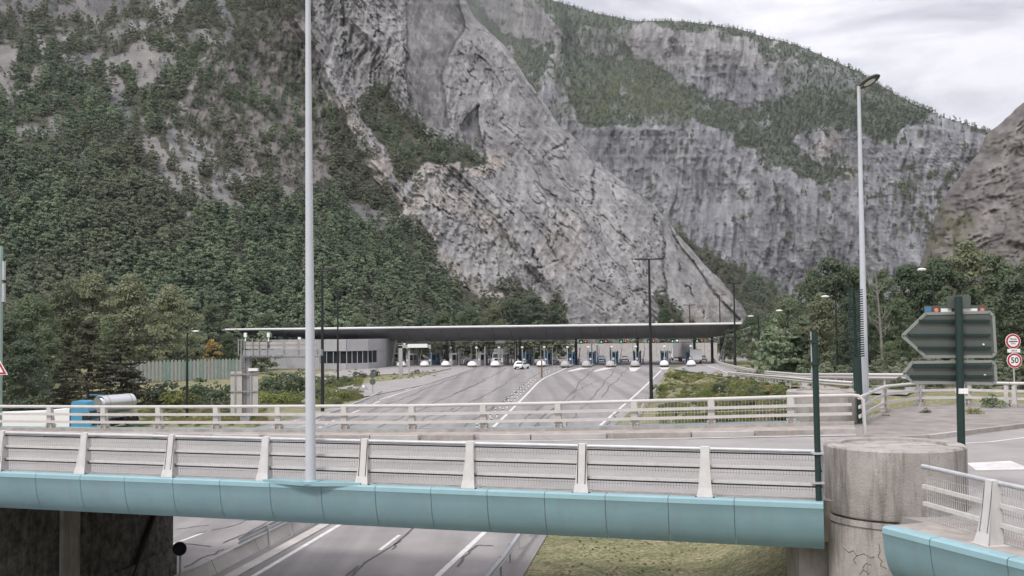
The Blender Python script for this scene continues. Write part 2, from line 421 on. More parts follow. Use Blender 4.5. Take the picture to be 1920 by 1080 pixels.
# ================================================================== MOUNTAIN A: wooded slope and the grey cliff
def sil_a(py): return interp(py, [(-260, 800), (-60, 850), (0, 872), (45, 900), (100, 958), (170, 1003), (235, 1050), (275, 1092), (300, 1112), (335, 1160), (385, 1228), (440, 1270), (475, 1302), (525, 1350), (560, 1380), (580, 1397), (640, 1420), (720, 1440)])
rows = np.arange(720, -181, -2.0); ncol = 800
U = np.linspace(0, 1, ncol)
PYa = np.repeat(rows[:, None], ncol, 1); XS = sil_a(rows) + 10 * (fbm(rows, rows * 0, 30, 4, 0.6, 3) - 0.5)
PXa = -260 + (XS[:, None] + 260) * U[None, :]
wx = PXa + 44 * (fbm(PXa, PYa, 60, 6, 0.64, 1) - 0.5); wy = PYa + 44 * (fbm(PXa, PYa, 60, 6, 0.64, 2) - 0.5)
CLIFF = [(590, -400), (1500, -400), (1500, 760), (1090, 760), (1060, 600), (985, 572), (930, 556), (880, 530), (850, 505), (815, 470), (780, 440), (745, 402), (735, 360), (700, 300), (660, 235), (622, 180), (598, 110), (588, 40)]
VEG = [[(703, 158), (735, 172), (752, 215), (790, 245), (838, 278), (930, 302), (870, 309), (800, 313), (760, 350), (742, 330), (722, 280), (700, 250), (676, 205)],
       [(1235, 560), (1262, 575), (1290, 610), (1240, 640)],
       [(930, 540), (990, 545), (1040, 560), (1072, 600), (1070, 640), (900, 640)]]
BROWN = [(400, 90), (480, 55), (575, 20), (600, 110), (620, 200), (622, 340), (600, 370), (500, 345), (420, 290), (345, 250), (350, 180)]
SCREE = [[(248, 250), (300, 262), (335, 320), (400, 350), (450, 372), (470, 385), (400, 392), (345, 360), (300, 312), (262, 282)],
         [(128, 92), (200, 90), (186, 135), (140, 140)], [(225, 110), (262, 60), (300, 90), (310, 170), (270, 180)], [(195, 130), (225, 150), (255, 240), (240, 260), (212, 200)],
         [(285, 60), (345, 0), (372, -20), (330, 40)], [(410, 385), (458, 384), (462, 420), (440, 432), (415, 405)], [(-40, 80), (30, 95), (22, 190), (-40, 200)],
         [(640, 380), (720, 390), (745, 430), (690, 420)], [(360, 430), (385, 452), (350, 446)], [(0, 340), (40, 345), (20, 365)], [(0, 450), (36, 452), (40, 478), (0, 485)], [(520, 330), (560, 345), (560, 380), (530, 370)]]
TOPROCK = [(-300, -400), (560, -400), (330, -20), (240, 12), (190, 40), (120, 30), (60, 55), (0, 30), (-300, 60)]
GUL = [[(405, -60), (412, 10), (430, 45), (430, 70), (380, 120), (352, 160), (336, 205), (322, 238), (340, 290)], [(75, 60), (80, 110), (60, 160), (20, 180)]]
TANG = [[(630, 190), (668, 235), (700, 290), (735, 350), (752, 385), (800, 440), (832, 492), (870, 520), (938, 568)], [(800, 313), (870, 312), (935, 304)], [(745, 405), (800, 372), (790, 330)]]
CRK = [[(718, 100), (690, 155), (673, 185)], [(758, -50), (762, 120), (775, 200), (800, 245), (838, 275)], [(892, 209), (868, 246)], [(916, 205), (912, 250), (901, 295)], [(905, 100), (866, 168), (860, 185)],
       [(1108, 290), (1112, 345), (1114, 410)], [(1112, 300), (1150, 335), (1190, 362), (1232, 396)], [(1145, 502), (1180, 502)], [(1115, 582), (1168, 574)], [(950, 395), (985, 430), (1012, 490)], [(1060, 270), (1030, 290), (1010, 330), (980, 345)],
       [(1200, 548), (1250, 552)], [(1165, 545), (1200, 550)], [(1010, 500), (1045, 490), (1060, 480)], [(850, 525), (880, 545), (935, 552)], [(620, 60), (600, 120), (612, 180)], [(1270, 440), (1275, 500), (1300, 560), (1312, 600)], [(1230, 400), (1245, 470), (1250, 560), (1248, 610)],
       [(640, 0), (648, 70), (636, 130), (650, 180)], [(700, -20), (712, 30), (700, 70)], [(755, 375), (790, 372), (812, 385), (840, 402)], [(1020, 355), (1045, 375), (1050, 400)]]
cliff = inpoly(wx, wy, CLIFF).astype(float)
veg = 1 - cliff
for p in VEG: veg = np.maximum(veg, inpoly(wx, wy, p))
f1 = fbm(PXa, PYa, 22, 4, 0.6, 4); f2 = fbm(PXa, PYa, 90, 4, 0.55, 5)
brown = inpoly(wx, wy, BROWN).astype(float)
veg = np.where(brown > 0, soft((f1 - 0.42) * 6), veg)
patch = soft((fbm(PXa, PYa * 1.3, 70, 4, 0.55, 6) - 0.60) * 9) * (PYa < 430) * (1 - cliff)
veg = veg * (1 - patch * 0.8)
scree = np.zeros(PXa.shape)
for p in SCREE: scree = np.maximum(scree, inpoly(wx, wy, p))
top = inpoly(wx, wy, TOPROCK).astype(float); scree = np.maximum(scree, top * (f1 < 0.6))
for g in GUL: scree = np.maximum(scree, soft((9 + 8 * (f1 - 0.5) - segdist(wx, wy, g)) / 3))
tang = np.zeros(PXa.shape)
for g in TANG: tang = np.maximum(tang, soft((10 + 26 * (f1 - 0.5) - segdist(wx, wy, g)) / 4))
veg = veg * (1 - scree) * (1 - tang)
ledge = soft((ridged(PXa - PYa * 0.8, PYa * 0.5, 46, 3, 0.5, 2) - 0.86) * 9) * cliff * (f2 > 0.5)
crack = np.zeros(PXa.shape); fh = fbm(PXa, PYa, 9, 3, 0.6, 6)
for i, g in enumerate(CRK): crack = np.maximum(crack, soft((1.1 + 7 * (f1 - 0.46) - segdist(wx * 0.6 + PXa * 0.4 + 16 * (fh - .5), wy * 0.6 + PYa * 0.4 + 12 * (f1 - .5), g)) / 1.6))
# steepness: forest gentle, cliff steep, ledges between
S = 0.74 + 1.5 * cliff * (1 - veg) + 0.45 * brown
S = S * (1 + 0.35 * (f2 - 0.5))
S = S * 1.0
def blur_rows(A, px, w):
    n = max(1, int(w / (px[0, 1] - px[0, 0]))); k = np.ones(2 * n + 1) / (2 * n + 1)
    return np.stack([np.convolve(np.pad(r, n, mode='edge'), k, 'valid') for r in A])
S = 0.35 * S + 0.65 * blur_rows(blur_rows(S, PXa, 110), PXa, 70)
d0 = interp(PXa[0], [(-260, 230), (0, 262), (450, 285), (750, 330), (1100, 430), (1440, 520)])
# relief; beds follow a gentler warp than the plant edges
mx_, my_ = wx, wy; wx = PXa + 30 * (fbm(PXa, PYa, 90, 2, 0.5, 1) - 0.5); wy = PYa + 30 * (fbm(PXa, PYa, 90, 2, 0.5, 2) - 0.5)
ca, sa = math.cos(R(50)), math.sin(R(50))
al = wx * ca + wy * sa; ac = -wx * sa + wy * ca             # along / across the beds that dip to the right
rr1 = ridged(ac, al * 0.16, 42, 5, 0.55, 1); rr2 = ridged(wx, wy * 0.22, 30, 5, 0.6, 3); rr3 = ridged(wx + 0.4 * wy, wy * 0.55, 17, 4, 0.6, 5)
blend = soft((PXa - 700 - 0.35 * (PYa - 200)) / 260)
lowleft = soft((PYa - 330) / 80)
rel_c = -(0.020 * (rr1 - 0.4) * (0.35 + 0.65 * blend) + 0.018 * (rr2 - 0.4) * (1 - 0.6 * blend) + 0.010 * (rr3 - 0.4)) - 0.05 * (fbm(PXa, PYa, 260, 3, 0.5, 6) - 0.5)
rf1 = ridged(ac, al * 0.22, 13, 4, 0.65, 4); rf2 = ridged(wx + 0.15 * wy, wy * 0.28, 10, 4, 0.65, 7); rf3 = ridged(PXa + 8 * fh, PYa * 0.6, 7, 3, 0.6, 2)
rel_c = rel_c * (.85 - .35 * blend) - 0.0036 * (rf1 - 0.4) * (0.4 + 0.6 * blend) - 0.0038 * (rf2 - 0.4) * (1 - .55 * blend) - 0.0018 * (rf3 - .4)
v1 = fbm(ac, al * 0.3, 46, 4, 0.6, 2); v2 = fbm(wx, wy * 0.35, 34, 4, 0.6, 5); v3 = fbm(PXa * .8 + PYa * .5, PYa, 22, 3, 0.6, 1)
vein = np.maximum(soft((0.011 - np.abs(v1 - 0.5)) / 0.007), np.maximum(soft((0.009 - np.abs(v2 - 0.46)) / 0.007) * (v3 > .45), soft((0.008 - np.abs(v3 - 0.55)) / 0.006) * (v1 > .5)))
smoothz = np.maximum(inpoly(wx, wy, [(760, -200), (860, -200), (868, 60), (830, 140), (842, 240), (800, 240), (775, 190), (762, 100)]),
                     np.maximum(inpoly(wx, wy, [(1232, 395), (1262, 440), (1300, 480), (1390, 600), (1300, 640), (1255, 560), (1245, 470)]), inpoly(wx, wy, [(870, 240), (905, 200), (915, 290), (880, 290)]))).astype(float)
rel_c = rel_c * (1 - 0.62 * smoothz) + 0.010 * smoothz
rel_v = -0.035 * (fbm(PXa * 0.8 - PYa * 0.3, PYa, 150, 4, 0.5, 7) - 0.5) - 0.006 * (f1 - 0.5)
rel_b = -(0.014 * (rr2 - 0.4) + 0.010 * (rr3 - 0.4))
cl2 = cliff * (1 - veg)
def blur2(A, n, m):
    for ax, k in ((0, n), (1, m)):
        for _ in range(2):
            pad = [(0, 0), (0, 0)]; pad[ax] = (k + 1, k); c = np.cumsum(np.pad(A, pad, mode='edge'), ax)
            A = (np.take(c, range(2 * k + 1, c.shape[ax]), ax) - np.take(c, range(0, c.shape[ax] - 2 * k - 1), ax)) / (2 * k + 1)
    return A
cl2 = blur2(cl2, 4, 4); low = -0.045 * (fbm(PXa, PYa, 260, 3, 0.5, 6) - 0.5)
rel_c = rel_c + 0.05 * (fbm(PXa, PYa, 260, 3, 0.5, 6) - 0.5); rel_c = rel_c - blur2(rel_c, 24, 24) * .7; rel_v = rel_v * .6
vegblur = blur2(np.where(brown > .5, .5, veg), 14, 14)
REL = low + rel_c * cl2 + rel_v * (1 - cl2) + rel_b * brown + crack * 0.005 + vein * cliff * 0.0025 * (1 - smoothz) - tang * 0.003 + 0.0 * cliff
# round the right-hand edge away from the viewer
edge = soft((PXa - (XS[:, None] - 46)) / 46); REL = REL + 0.05 * (1 - np.sqrt(1 - edge ** 2 * 0.999))
Pa, Da = surf(PXa, PYa, d0, S, REL)
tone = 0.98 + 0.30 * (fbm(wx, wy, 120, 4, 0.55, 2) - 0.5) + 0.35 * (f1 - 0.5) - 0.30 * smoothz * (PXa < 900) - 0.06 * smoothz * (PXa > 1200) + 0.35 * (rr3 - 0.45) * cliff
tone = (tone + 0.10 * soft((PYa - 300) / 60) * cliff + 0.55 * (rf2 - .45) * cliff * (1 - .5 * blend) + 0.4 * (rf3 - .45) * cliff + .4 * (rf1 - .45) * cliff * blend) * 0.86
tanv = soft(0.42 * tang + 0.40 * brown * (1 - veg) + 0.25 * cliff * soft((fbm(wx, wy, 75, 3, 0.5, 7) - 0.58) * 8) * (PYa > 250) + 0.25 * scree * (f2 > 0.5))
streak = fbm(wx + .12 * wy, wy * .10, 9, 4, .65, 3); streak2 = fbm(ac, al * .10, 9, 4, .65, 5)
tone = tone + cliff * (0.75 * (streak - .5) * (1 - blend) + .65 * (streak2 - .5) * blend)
tone = np.where(scree > 0.5, 0.52 + 0.4 * (f1 - 0.5) + 0.12 * (f2 > .5), tone); tone = np.where(brown > 0.5, tone * 0.62, tone); tone = np.where(top > 0.5, tone * 0.8, tone)
wrapn = 14
def wrap_cols(P, C, PX, PY, D, k):
    add = []; T = None
    for j in range(1, k + 1):
        px = PX[:, -1] - 1.2 * j; d = D[:, -1] * (1 + 0.02 * j + 0.004 * j * j)
        q = rays_np(px, PY[:, -1]) * d[:, None]; q[:, 2] += CAMZ; add.append(q)
    P2 = np.concatenate([P, np.stack(add, 1)], 1); C2 = np.concatenate([C, np.repeat(C[:, -1:], k, 1)], 1)
    return P2, C2
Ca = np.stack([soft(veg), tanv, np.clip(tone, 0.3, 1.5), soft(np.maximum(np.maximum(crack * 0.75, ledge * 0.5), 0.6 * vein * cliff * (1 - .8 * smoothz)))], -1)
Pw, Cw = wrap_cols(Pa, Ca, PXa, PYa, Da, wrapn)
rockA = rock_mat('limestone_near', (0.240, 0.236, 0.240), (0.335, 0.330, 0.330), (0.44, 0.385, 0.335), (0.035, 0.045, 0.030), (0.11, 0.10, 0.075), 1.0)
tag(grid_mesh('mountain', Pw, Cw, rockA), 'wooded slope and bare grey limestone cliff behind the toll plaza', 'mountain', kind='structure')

# ================================================================== MOUNTAIN B: far range
def sil_b(px): return interp(px, [(700, -130), (880, -70), (1000, -18), (1040, 2), (1100, 20), (1180, 38), (1290, 40), (1345, 48), (1400, 58), (1450, 74), (1500, 86), (1560, 112), (1610, 134), (1660, 166), (1700, 188), (1760, 216), (1850, 246), (1900, 275), (2100, 330), (2300, 360)])
cols = np.arange(780, 2240, 2.6); nr = 340
V = np.linspace(0, 1, nr); YS = sil_b(cols) + 5 * (fbm(cols, cols * 0, 24, 4, 0.6, 2) - 0.5)
PXb = np.repeat(cols[None, :], nr, 0); PYb = 690 + (YS[None, :] - 690) * V[:, None]
wx = PXb + 60 * (fbm(PXb, PYb, 60, 6, 0.65, 4) - 0.5); wy = PYb + 60 * (fbm(PXb, PYb, 60, 6, 0.65, 5) - 0.5)
f1 = fbm(PXb, PYb, 16, 4, 0.6, 1); f2 = fbm(PXb, PYb, 80, 4, 0.55, 3)
ROCKB = [[(860, -80), (985, -40), (1040, 40), (1060, 75), (1000, 80), (940, 60), (900, 20)], [(1070, 58), (1140, 50), (1145, 100), (1110, 112), (1075, 95)],
         [(1150, 52), (1240, 55), (1330, 48), (1360, 55), (1430, 92), (1440, 122), (1500, 120), (1560, 125), (1612, 150), (1650, 180), (1560, 175), (1480, 170), (1430, 190), (1380, 190), (1330, 175), (1290, 165), (1240, 140), (1200, 118), (1185, 100)],
         [(1040, 60), (1090, 240), (1150, 235), (1240, 222), (1320, 232), (1370, 265), (1390, 290), (1450, 310), (1480, 330), (1540, 335), (1640, 318), (1700, 240), (1760, 215), (1830, 250), (1990, 300), (1990, 760), (1000, 760), (1000, 250)],
         [(1480, 262), (1560, 245), (1640, 262), (1690, 300), (1700, 345), (1640, 330), (1560, 310), (1500, 285)], [(1740, 262), (1800, 244), (1850, 252), (1850, 300), (1740, 320)]]
rockm = np.zeros(PXb.shape)
for p in ROCKB: rockm = np.maximum(rockm, inpoly(wx, wy, p))
rockm = rockm * (1 - soft((f2 - .50) * 9) * (PYb < 235) * .6)
vegb = 1 - rockm
vegbb = blur2(vegb, 10, 10)
ledge = soft((ridged(PXb * 0.45, PYb + 0.15 * PXb, 34, 3, 0.5, 1) - 0.72) * 7) * soft((f2 - 0.42) * 8) * (PXb > 1380) * (PYb < 470) * (PYb > 320)
spots = soft((f1 - 0.60) * 10) * soft((f2 - 0.40) * 6) * 0.9
vegb = soft(np.maximum(vegb * soft((0.78 - f1) * 8), np.maximum(ledge, spots * (PYb < 480))))
S = 0.62 + 1.5 * rockm * (1 - vegb * 0.5) + 0.25 * (f2 - 0.5)
mbx, mby = wx, wy; wx = PXb + 24 * (fbm(PXb, PYb, 90, 2, 0.5, 4) - 0.5); wy = PYb
kk = np.ones(69) / 69; S = .35 * S + .65 * np.stack([np.convolve(np.pad(r, 34, mode='edge'), kk, 'valid') for r in S])
rr = ridged(wx + 0.10 * wy, wy * 0.09, 30, 5, 0.62, 2); r2 = ridged(wx * 1.0, wy * 0.35, 18, 4, 0.6, 6)
REL = -(0.017 * (rr - 0.4) + 0.007 * (r2 - 0.4)) * blur2(rockm, 3, 3) - 0.05 * (fbm(PXb, PYb, 300, 3, 0.5, 1) - 0.5) - 0.05 * (fbm(PXb - 0.6 * PYb, PYb * 0.4, 110, 4, 0.5, 4) - 0.5) - 0.004 * (f1 - 0.5)
REL = REL - 0.006 * (ridged(wx + .1 * wy, wy * .3, 11, 4, .65, 3) - .4) * rockm
ev = soft((V[:, None] - 0.93) / 0.07); REL = REL + 0.05 * (1 - np.sqrt(1 - ev ** 2 * 0.999))
Pb, Db = surf(PXb, PYb, interp(cols, [(780, 1250), (1400, 1150), (1800, 900), (2200, 800)]), S, REL)
Pb2 = [Pb]
for j in range(1, 9):
    q = rays_np(PXb[-1], PYb[-1] + 1.5 * j) * (Db[-1] * (1 + 0.03 * j))[:, None]; q[:, 2] += CAMZ; Pb2.append(q[None])
rfb = ridged(wx + .1 * wy, wy * .3, 11, 4, .65, 3); stk = fbm(wx + .08 * wy, wy * .10, 8, 4, .65, 4); tone = (0.92 + 0.8 * (stk - .5) + 0.35 * (f2 - 0.5) + 0.6 * (f1 - 0.5) + 0.4 * (r2 - 0.45) + 0.7 * (rfb - .45)) * 0.82
tan_ = 0.5 * soft((fbm(wx, wy, 90, 3, 0.5, 6) - 0.55) * 8) * inpoly(wx, wy, [(1430, 250), (1620, 230), (1720, 300), (1720, 360), (1560, 330), (1400, 320)]) + 0.2 * (PYb < 130)
Cb = np.stack([vegb, soft(tan_), np.clip(tone, 0.35, 1.5), soft((rr < 0.12) * 0.55)], -1)
Cb = np.concatenate([Cb, np.repeat(Cb[-1:], 8, 0)], 0)
rockB = rock_mat('limestone_far', (0.228, 0.230, 0.248), (0.318, 0.318, 0.333), (0.46, 0.40, 0.35), (0.048, 0.062, 0.045), (0.105, 0.115, 0.08), 0.55)
tag(grid_mesh('mountain', np.concatenate(Pb2, 0), Cb, rockB), 'long hazy far mountain of pale cliffs and pine belts under the skyline', 'mountain', kind='structure')

# ================================================================== HILL B2: wooded shoulder between the cliffs
cols2 = np.arange(1120, 1640, 4.0); nr2 = 60
YS2 = interp(cols2, [(1120, 380), (1200, 412), (1280, 448), (1310, 462), (1350, 484), (1400, 510), (1440, 532), (1475, 553), (1520, 580), (1640, 640)]) + 5 * (fbm(cols2, cols2 * 0, 20, 3, 0.6, 2) - 0.5)
PX2 = np.repeat(cols2[None, :], nr2, 0); PY2 = 700 + (YS2[None, :] - 700) * np.linspace(0, 1, nr2)[:, None]
Pc, Dc = surf(PX2, PY2, np.full(len(cols2), 560.0), np.full(PX2.shape, 0.66), -0.04 * (fbm(PX2, PY2, 60, 4, 0.5, 3) - 0.5))
q2 = []
for j in range(1, 6):
    q = rays_np(PX2[-1], PY2[-1] + 3.0 * j) * (Dc[-1] * (1 + 0.03 * j))[:, None]; q[:, 2] += CAMZ; q2.append(q[None])
Cc = np.zeros(PX2.shape + (4,)); Cc[..., 0] = 0.95; Cc[..., 2] = 0.9; Cc = np.concatenate([Cc, np.repeat(Cc[-1:], 5, 0)], 0)
tag(grid_mesh('hill', np.concatenate([Pc] + q2, 0), Cc, rockA), 'dark wooded shoulder sloping down between the two cliffs', 'hill', kind='structure')

# ================================================================== MOUNTAIN C: brown cliff on the right
rows3 = np.arange(720, -61, -2.4); nc3 = 190
XL = interp(rows3, [(-60, 2120), (100, 2000), (190, 1918), (225, 1882), (245, 1858), (290, 1832), (340, 1792), (390, 1757), (430, 1746), (470, 1735), (500, 1722), (560, 1700), (620, 1690), (720, 1680)]) + 16 * (fbm(rows3, rows3 * 0, 34, 5, 0.65, 5) - 0.5)
PYc = np.repeat(rows3[:, None], nc3, 1); PXc = 2330 + (XL[:, None] - 2330) * np.linspace(0, 1, nc3)[None, :]
wx = PXc + 26 * (fbm(PXc, PYc, 50, 4, 0.55, 6) - 0.5); wy = PYc + 26 * (fbm(PXc, PYc, 50, 4, 0.55, 7) - 0.5)
f1 = fbm(PXc, PYc, 18, 4, 0.6, 2); f2 = fbm(PXc, PYc, 80, 4, 0.55, 6)
rr = ridged(wx * 0.3, wy + 0.25 * wx, 22, 5, 0.6, 4); r2 = ridged(wx, wy * 0.6, 26, 4, 0.6, 1)
REL = -0.016 * (rr - 0.4) - 0.014 * (r2 - 0.4) - 0.05 * (fbm(PXc, PYc, 140, 3, 0.5, 2) - 0.5)
edge = soft(((XL[:, None] + 40) - PXc) / 40); REL = REL + 0.06 * (1 - np.sqrt(1 - edge ** 2 * 0.999))
Pd, Dd = surf(PXc, PYc, interp(PXc[0], [(1680, 300), (2330, 200)]), 1.55 + 0.5 * (f2 - 0.5), REL)
addc = []
for j in range(1, 10):
    q = rays_np(PXc[:, -1] + 1.5 * j, PYc[:, -1]) * (Dd[:, -1] * (1 + 0.03 * j))[:, None]; q[:, 2] += CAMZ; addc.append(q)
Cd = np.stack([soft((f2 - 0.5) * 4) * soft((f1 - 0.42) * 6) * 0.85, 0.15 + 0.5 * soft((f2 - 0.5) * 5), np.clip(0.62 + 0.7 * (f1 - 0.5) + 0.3 * (r2 - 0.45), 0.3, 1.2), soft((rr < 0.10) * 0.5)], -1)
Pd = np.concatenate([Pd, np.stack(addc, 1)], 1); Cd = np.concatenate([Cd, np.repeat(Cd[:, -1:], 9, 1)], 1)
rockC = rock_mat('brown_rock', (0.20, 0.185, 0.185), (0.30, 0.28, 0.27), (0.34, 0.31, 0.28), (0.055, 0.06, 0.035), (0.11, 0.105, 0.06), 1.0)
vegc = Cd[..., 0]
tag(grid_mesh('mountain', Pd, Cd, rockC), 'brown grey rock face rising at the right edge', 'mountain', kind='structure')
# ================================================================== TREE CROWNS
def crown_mesh(name, seed, kind='round', nclump=46, nleaf=46, leaf=0.42, h=10.0, w=7.5, mat_='leaf_mid', bottom=0.12):
    """leaf-sized quads gathered in clumps through an uneven crown; base of the tree at the origin"""
    rg = np.random.RandomState(seed); P = []; Nn = []; Sz = []
    for c in range(nclump):
        if kind == 'round':
            t = rg.rand() ** 0.8; z = bottom + (0.97 - bottom) * t
            prof = math.sin(math.pi * min(1, max(0.03, (z - bottom + 0.05) / (1.02 - bottom)) ** 0.8)) ** 0.65
            a = rg.rand() * 2 * math.pi; r = prof * (0.35 + 0.65 * rg.rand() ** 0.5) * (0.8 + 0.35 * math.sin(3 * a + seed))
            cx, cy, cz = r * math.cos(a) * w / 2 * 0.82, r * math.sin(a) * w / 2 * 0.82, z * h
            rad = w * (0.085 + 0.065 * rg.rand()); fl = 0.62
        elif kind == 'pine':
            t = rg.rand(); z = bottom + (0.98 - bottom) * t; prof = (1 - t) ** 0.75
            a = rg.rand() * 2 * math.pi; r = (0.25 + 0.75 * rg.rand() ** 0.6) * prof
            cx, cy, cz = r * math.cos(a) * w / 2, r * math.sin(a) * w / 2, z * h - r * h * 0.05
            rad = w * (0.11 + 0.05 * rg.rand()) * (0.55 + 0.45 * prof); fl = 0.28
        else:   # shrub
            a = rg.rand() * 2 * math.pi; r = rg.rand() ** 0.6; z = 0.12 + 0.7 * rg.rand() * (1 - r * 0.6)
            cx, cy, cz = r * math.cos(a) * w / 2 * 0.85, r * math.sin(a) * w / 2 * 0.85, z * h
            rad = w * (0.12 + 0.08 * rg.rand()); fl = 0.75
        n = nleaf; v = rg.normal(size=(n, 3)); v /= np.linalg.norm(v, axis=1)[:, None]; v[:, 2] = np.where(v[:, 2] < -0.25, -v[:, 2], v[:, 2])
        rr = (0.65 + 0.4 * rg.rand(n))[:, None]; P.append(v * rr * np.array([rad, rad, rad * fl]) + np.array([cx, cy, cz]))
        nn = v + rg.normal(size=(n, 3)) * 0.45 + np.array([0, 0, 0.35]); Nn.append(nn / np.linalg.norm(nn, axis=1)[:, None]); Sz.append(leaf * (0.6 + 0.8 * rg.rand(n)))
    P = np.concatenate(P); Nn = np.concatenate(Nn); Sz = np.concatenate(Sz); n = len(P)
    P[:, 2] = np.maximum(P[:, 2], 0.05)
    a = np.cross(Nn, rg.normal(size=(n, 3))); a /= np.linalg.norm(a, axis=1)[:, None]; b = np.cross(Nn, a)
    s = (Sz / 2)[:, None]; e = (0.55 + 0.3 * rg.rand(n))[:, None]
    V = np.stack([P - a * s, P - b * s * e, P + a * s, P + b * s * e], 1).reshape(-1, 3)
    me = bpy.data.meshes.new(name); me.vertices.add(n * 4); me.vertices.foreach_set('co', V.reshape(-1).astype(np.float32))
    me.loops.add(n * 4); me.loops.foreach_set('vertex_index', np.arange(n * 4, dtype=np.int32))
    me.polygons.add(n); me.polygons.foreach_set('loop_start', np.arange(0, n * 4, 4, dtype=np.int32)); me.update(calc_edges=True)
    me.materials.append(M[mat_]); return me
def trunk_mesh(seed, h=10.0, w=7.5, r=0.22, mat_='bark', top=0.8, limbs=5):
    rg = random.Random(seed); mb = MB(); pts = [(0, 0, -0.4)]
    for k in range(1, 6): pts.append((rg.uniform(-.03, .03) * h * k / 5, rg.uniform(-.03, .03) * h * k / 5, top * h * k / 5))
    mb.tube(pts, [r * (1 - 0.16 * k) for k in range(6)], 6)
    for k in range(limbs):
        t = 0.3 + 0.5 * k / limbs; a = rg.uniform(0, 6.28); z = t * top * h
        p0 = Vector((0, 0, z)); p1 = Vector((math.cos(a) * w * .22, math.sin(a) * w * .22, z + h * .1)); p2 = Vector((math.cos(a) * w * .36, math.sin(a) * w * .36, z + h * .2))
        mb.tube([p0, p1, p2], [r * .4, r * .26, r * .1], 5)
    me = bpy.data.meshes.new('trunk'); me.from_pydata(mb.v, [], mb.f); me.materials.append(M[mat_]); me.shade_smooth(); return me
CR = {
 'round': [crown_mesh('crown', 11, 'round', 90, 110, 0.25, 10, 7.6), crown_mesh('crown', 12, 'round', 80, 110, 0.25, 10, 6.6), crown_mesh('crown', 13, 'round', 100, 105, 0.25, 10, 8.4)],
 'dark': [crown_mesh('crown', 21, 'round', 85, 105, 0.25, 10, 7.2, 'leaf_dark'), crown_mesh('crown', 22, 'round', 95, 105, 0.25, 10, 8.2, 'leaf_dark')],
 'pale': [crown_mesh('crown', 31, 'round', 95, 110, 0.23, 10, 6.8, 'leaf_pale'), crown_mesh('crown', 32, 'round', 90, 110, 0.23, 10, 7.6, 'leaf_pale')],
 'pine': [crown_mesh('crown', 41, 'pine', 150, 70, 0.24, 10, 7.0, 'leaf_pine', 0.06), crown_mesh('crown', 42, 'pine', 130, 70, 0.24, 10, 6.0, 'leaf_pine', 0.1)],
 'yellow': [crown_mesh('crown', 51, 'round', 30, 36, 0.5, 10, 8.0, 'leaf_yellow', 0.05)],
 'bush': [crown_mesh('crown', 61, 'shrub', 22, 30, 0.30, 3, 4.2), crown_mesh('crown', 62, 'shrub', 26, 30, 0.28, 3, 4.6, 'leaf_weed'), crown_mesh('crown', 63, 'shrub', 20, 34, 0.24, 3, 3.6, 'leaf_straw'), crown_mesh('crown', 64, 'shrub', 22, 32, 0.28, 3, 4.0, 'leaf_dark')],
 # light crowns that stand at the foot of the slope and seed the wood above
 'forest': [crown_mesh('crown', 71, 'round', 22, 36, 0.60, 7, 6.4, 'leaf_forest', 0.02), crown_mesh('crown', 72, 'round', 18, 36, 0.60, 7, 5.6, 'leaf_forest', 0.02), crown_mesh('crown', 73, 'pine', 28, 26, 0.6, 8, 5.0, 'leaf_forest', 0.02), crown_mesh('crown', 74, 'round', 26, 34, 0.60, 7, 7.2, 'leaf_forest', 0.02)],
 'far': [crown_mesh('crown', 81, 'round', 8, 12, 2.2, 8, 7.0, 'leaf_far', 0.02), crown_mesh('crown', 82, 'pine', 8, 12, 2.0, 9, 5.4, 'leaf_far', 0.02), crown_mesh('crown', 83, 'round', 8, 12, 2.0, 8, 7.0, 'leaf_far_sunlit', 0.02)],
}
TR = {'bark': [trunk_mesh(1), trunk_mesh(2)], 'pale': [trunk_mesh(3, mat_='pale_bark', limbs=8)]}
_fh = {'round': 10, 'dark': 10, 'pale': 10, 'pine': 10, 'yellow': 10, 'bush': 3, 'forest': 7, 'far': 8}
rt = random.Random(5); TREES = []
def tree(px, ytop, Y, kind, label, var=None, width=1.0, group=None, cat='tree', name=None, base=None, trunk='bark'):
    top = at(px, ytop, Y); zb = ground(top.x, Y) if base is None else base
    h = max(0.5, top.z - zb); vs = CR[kind]; me = vs[(var if var is not None else rt.randrange(len(vs))) % len(vs)]
    s = h / _fh[kind]
    nm = name or {'pine': 'pine_tree', 'bush': 'shrub'}.get(kind, 'tree')
    o = empty(nm, (top.x, Y, zb), rt.uniform(0, 6.28), label, cat, group); o.scale = (s * width, s * width, s)
    c = bpy.data.objects.new('crown', me); COL.objects.link(c); c.parent = o
    if kind != 'bush':
        t = bpy.data.objects.new('trunk', rt.choice(TR[trunk])); COL.objects.link(t); t.parent = o
        if kind == 'forest' or kind == 'far': t.scale = (.7, .7, .7)
    TREES.append(o); return c

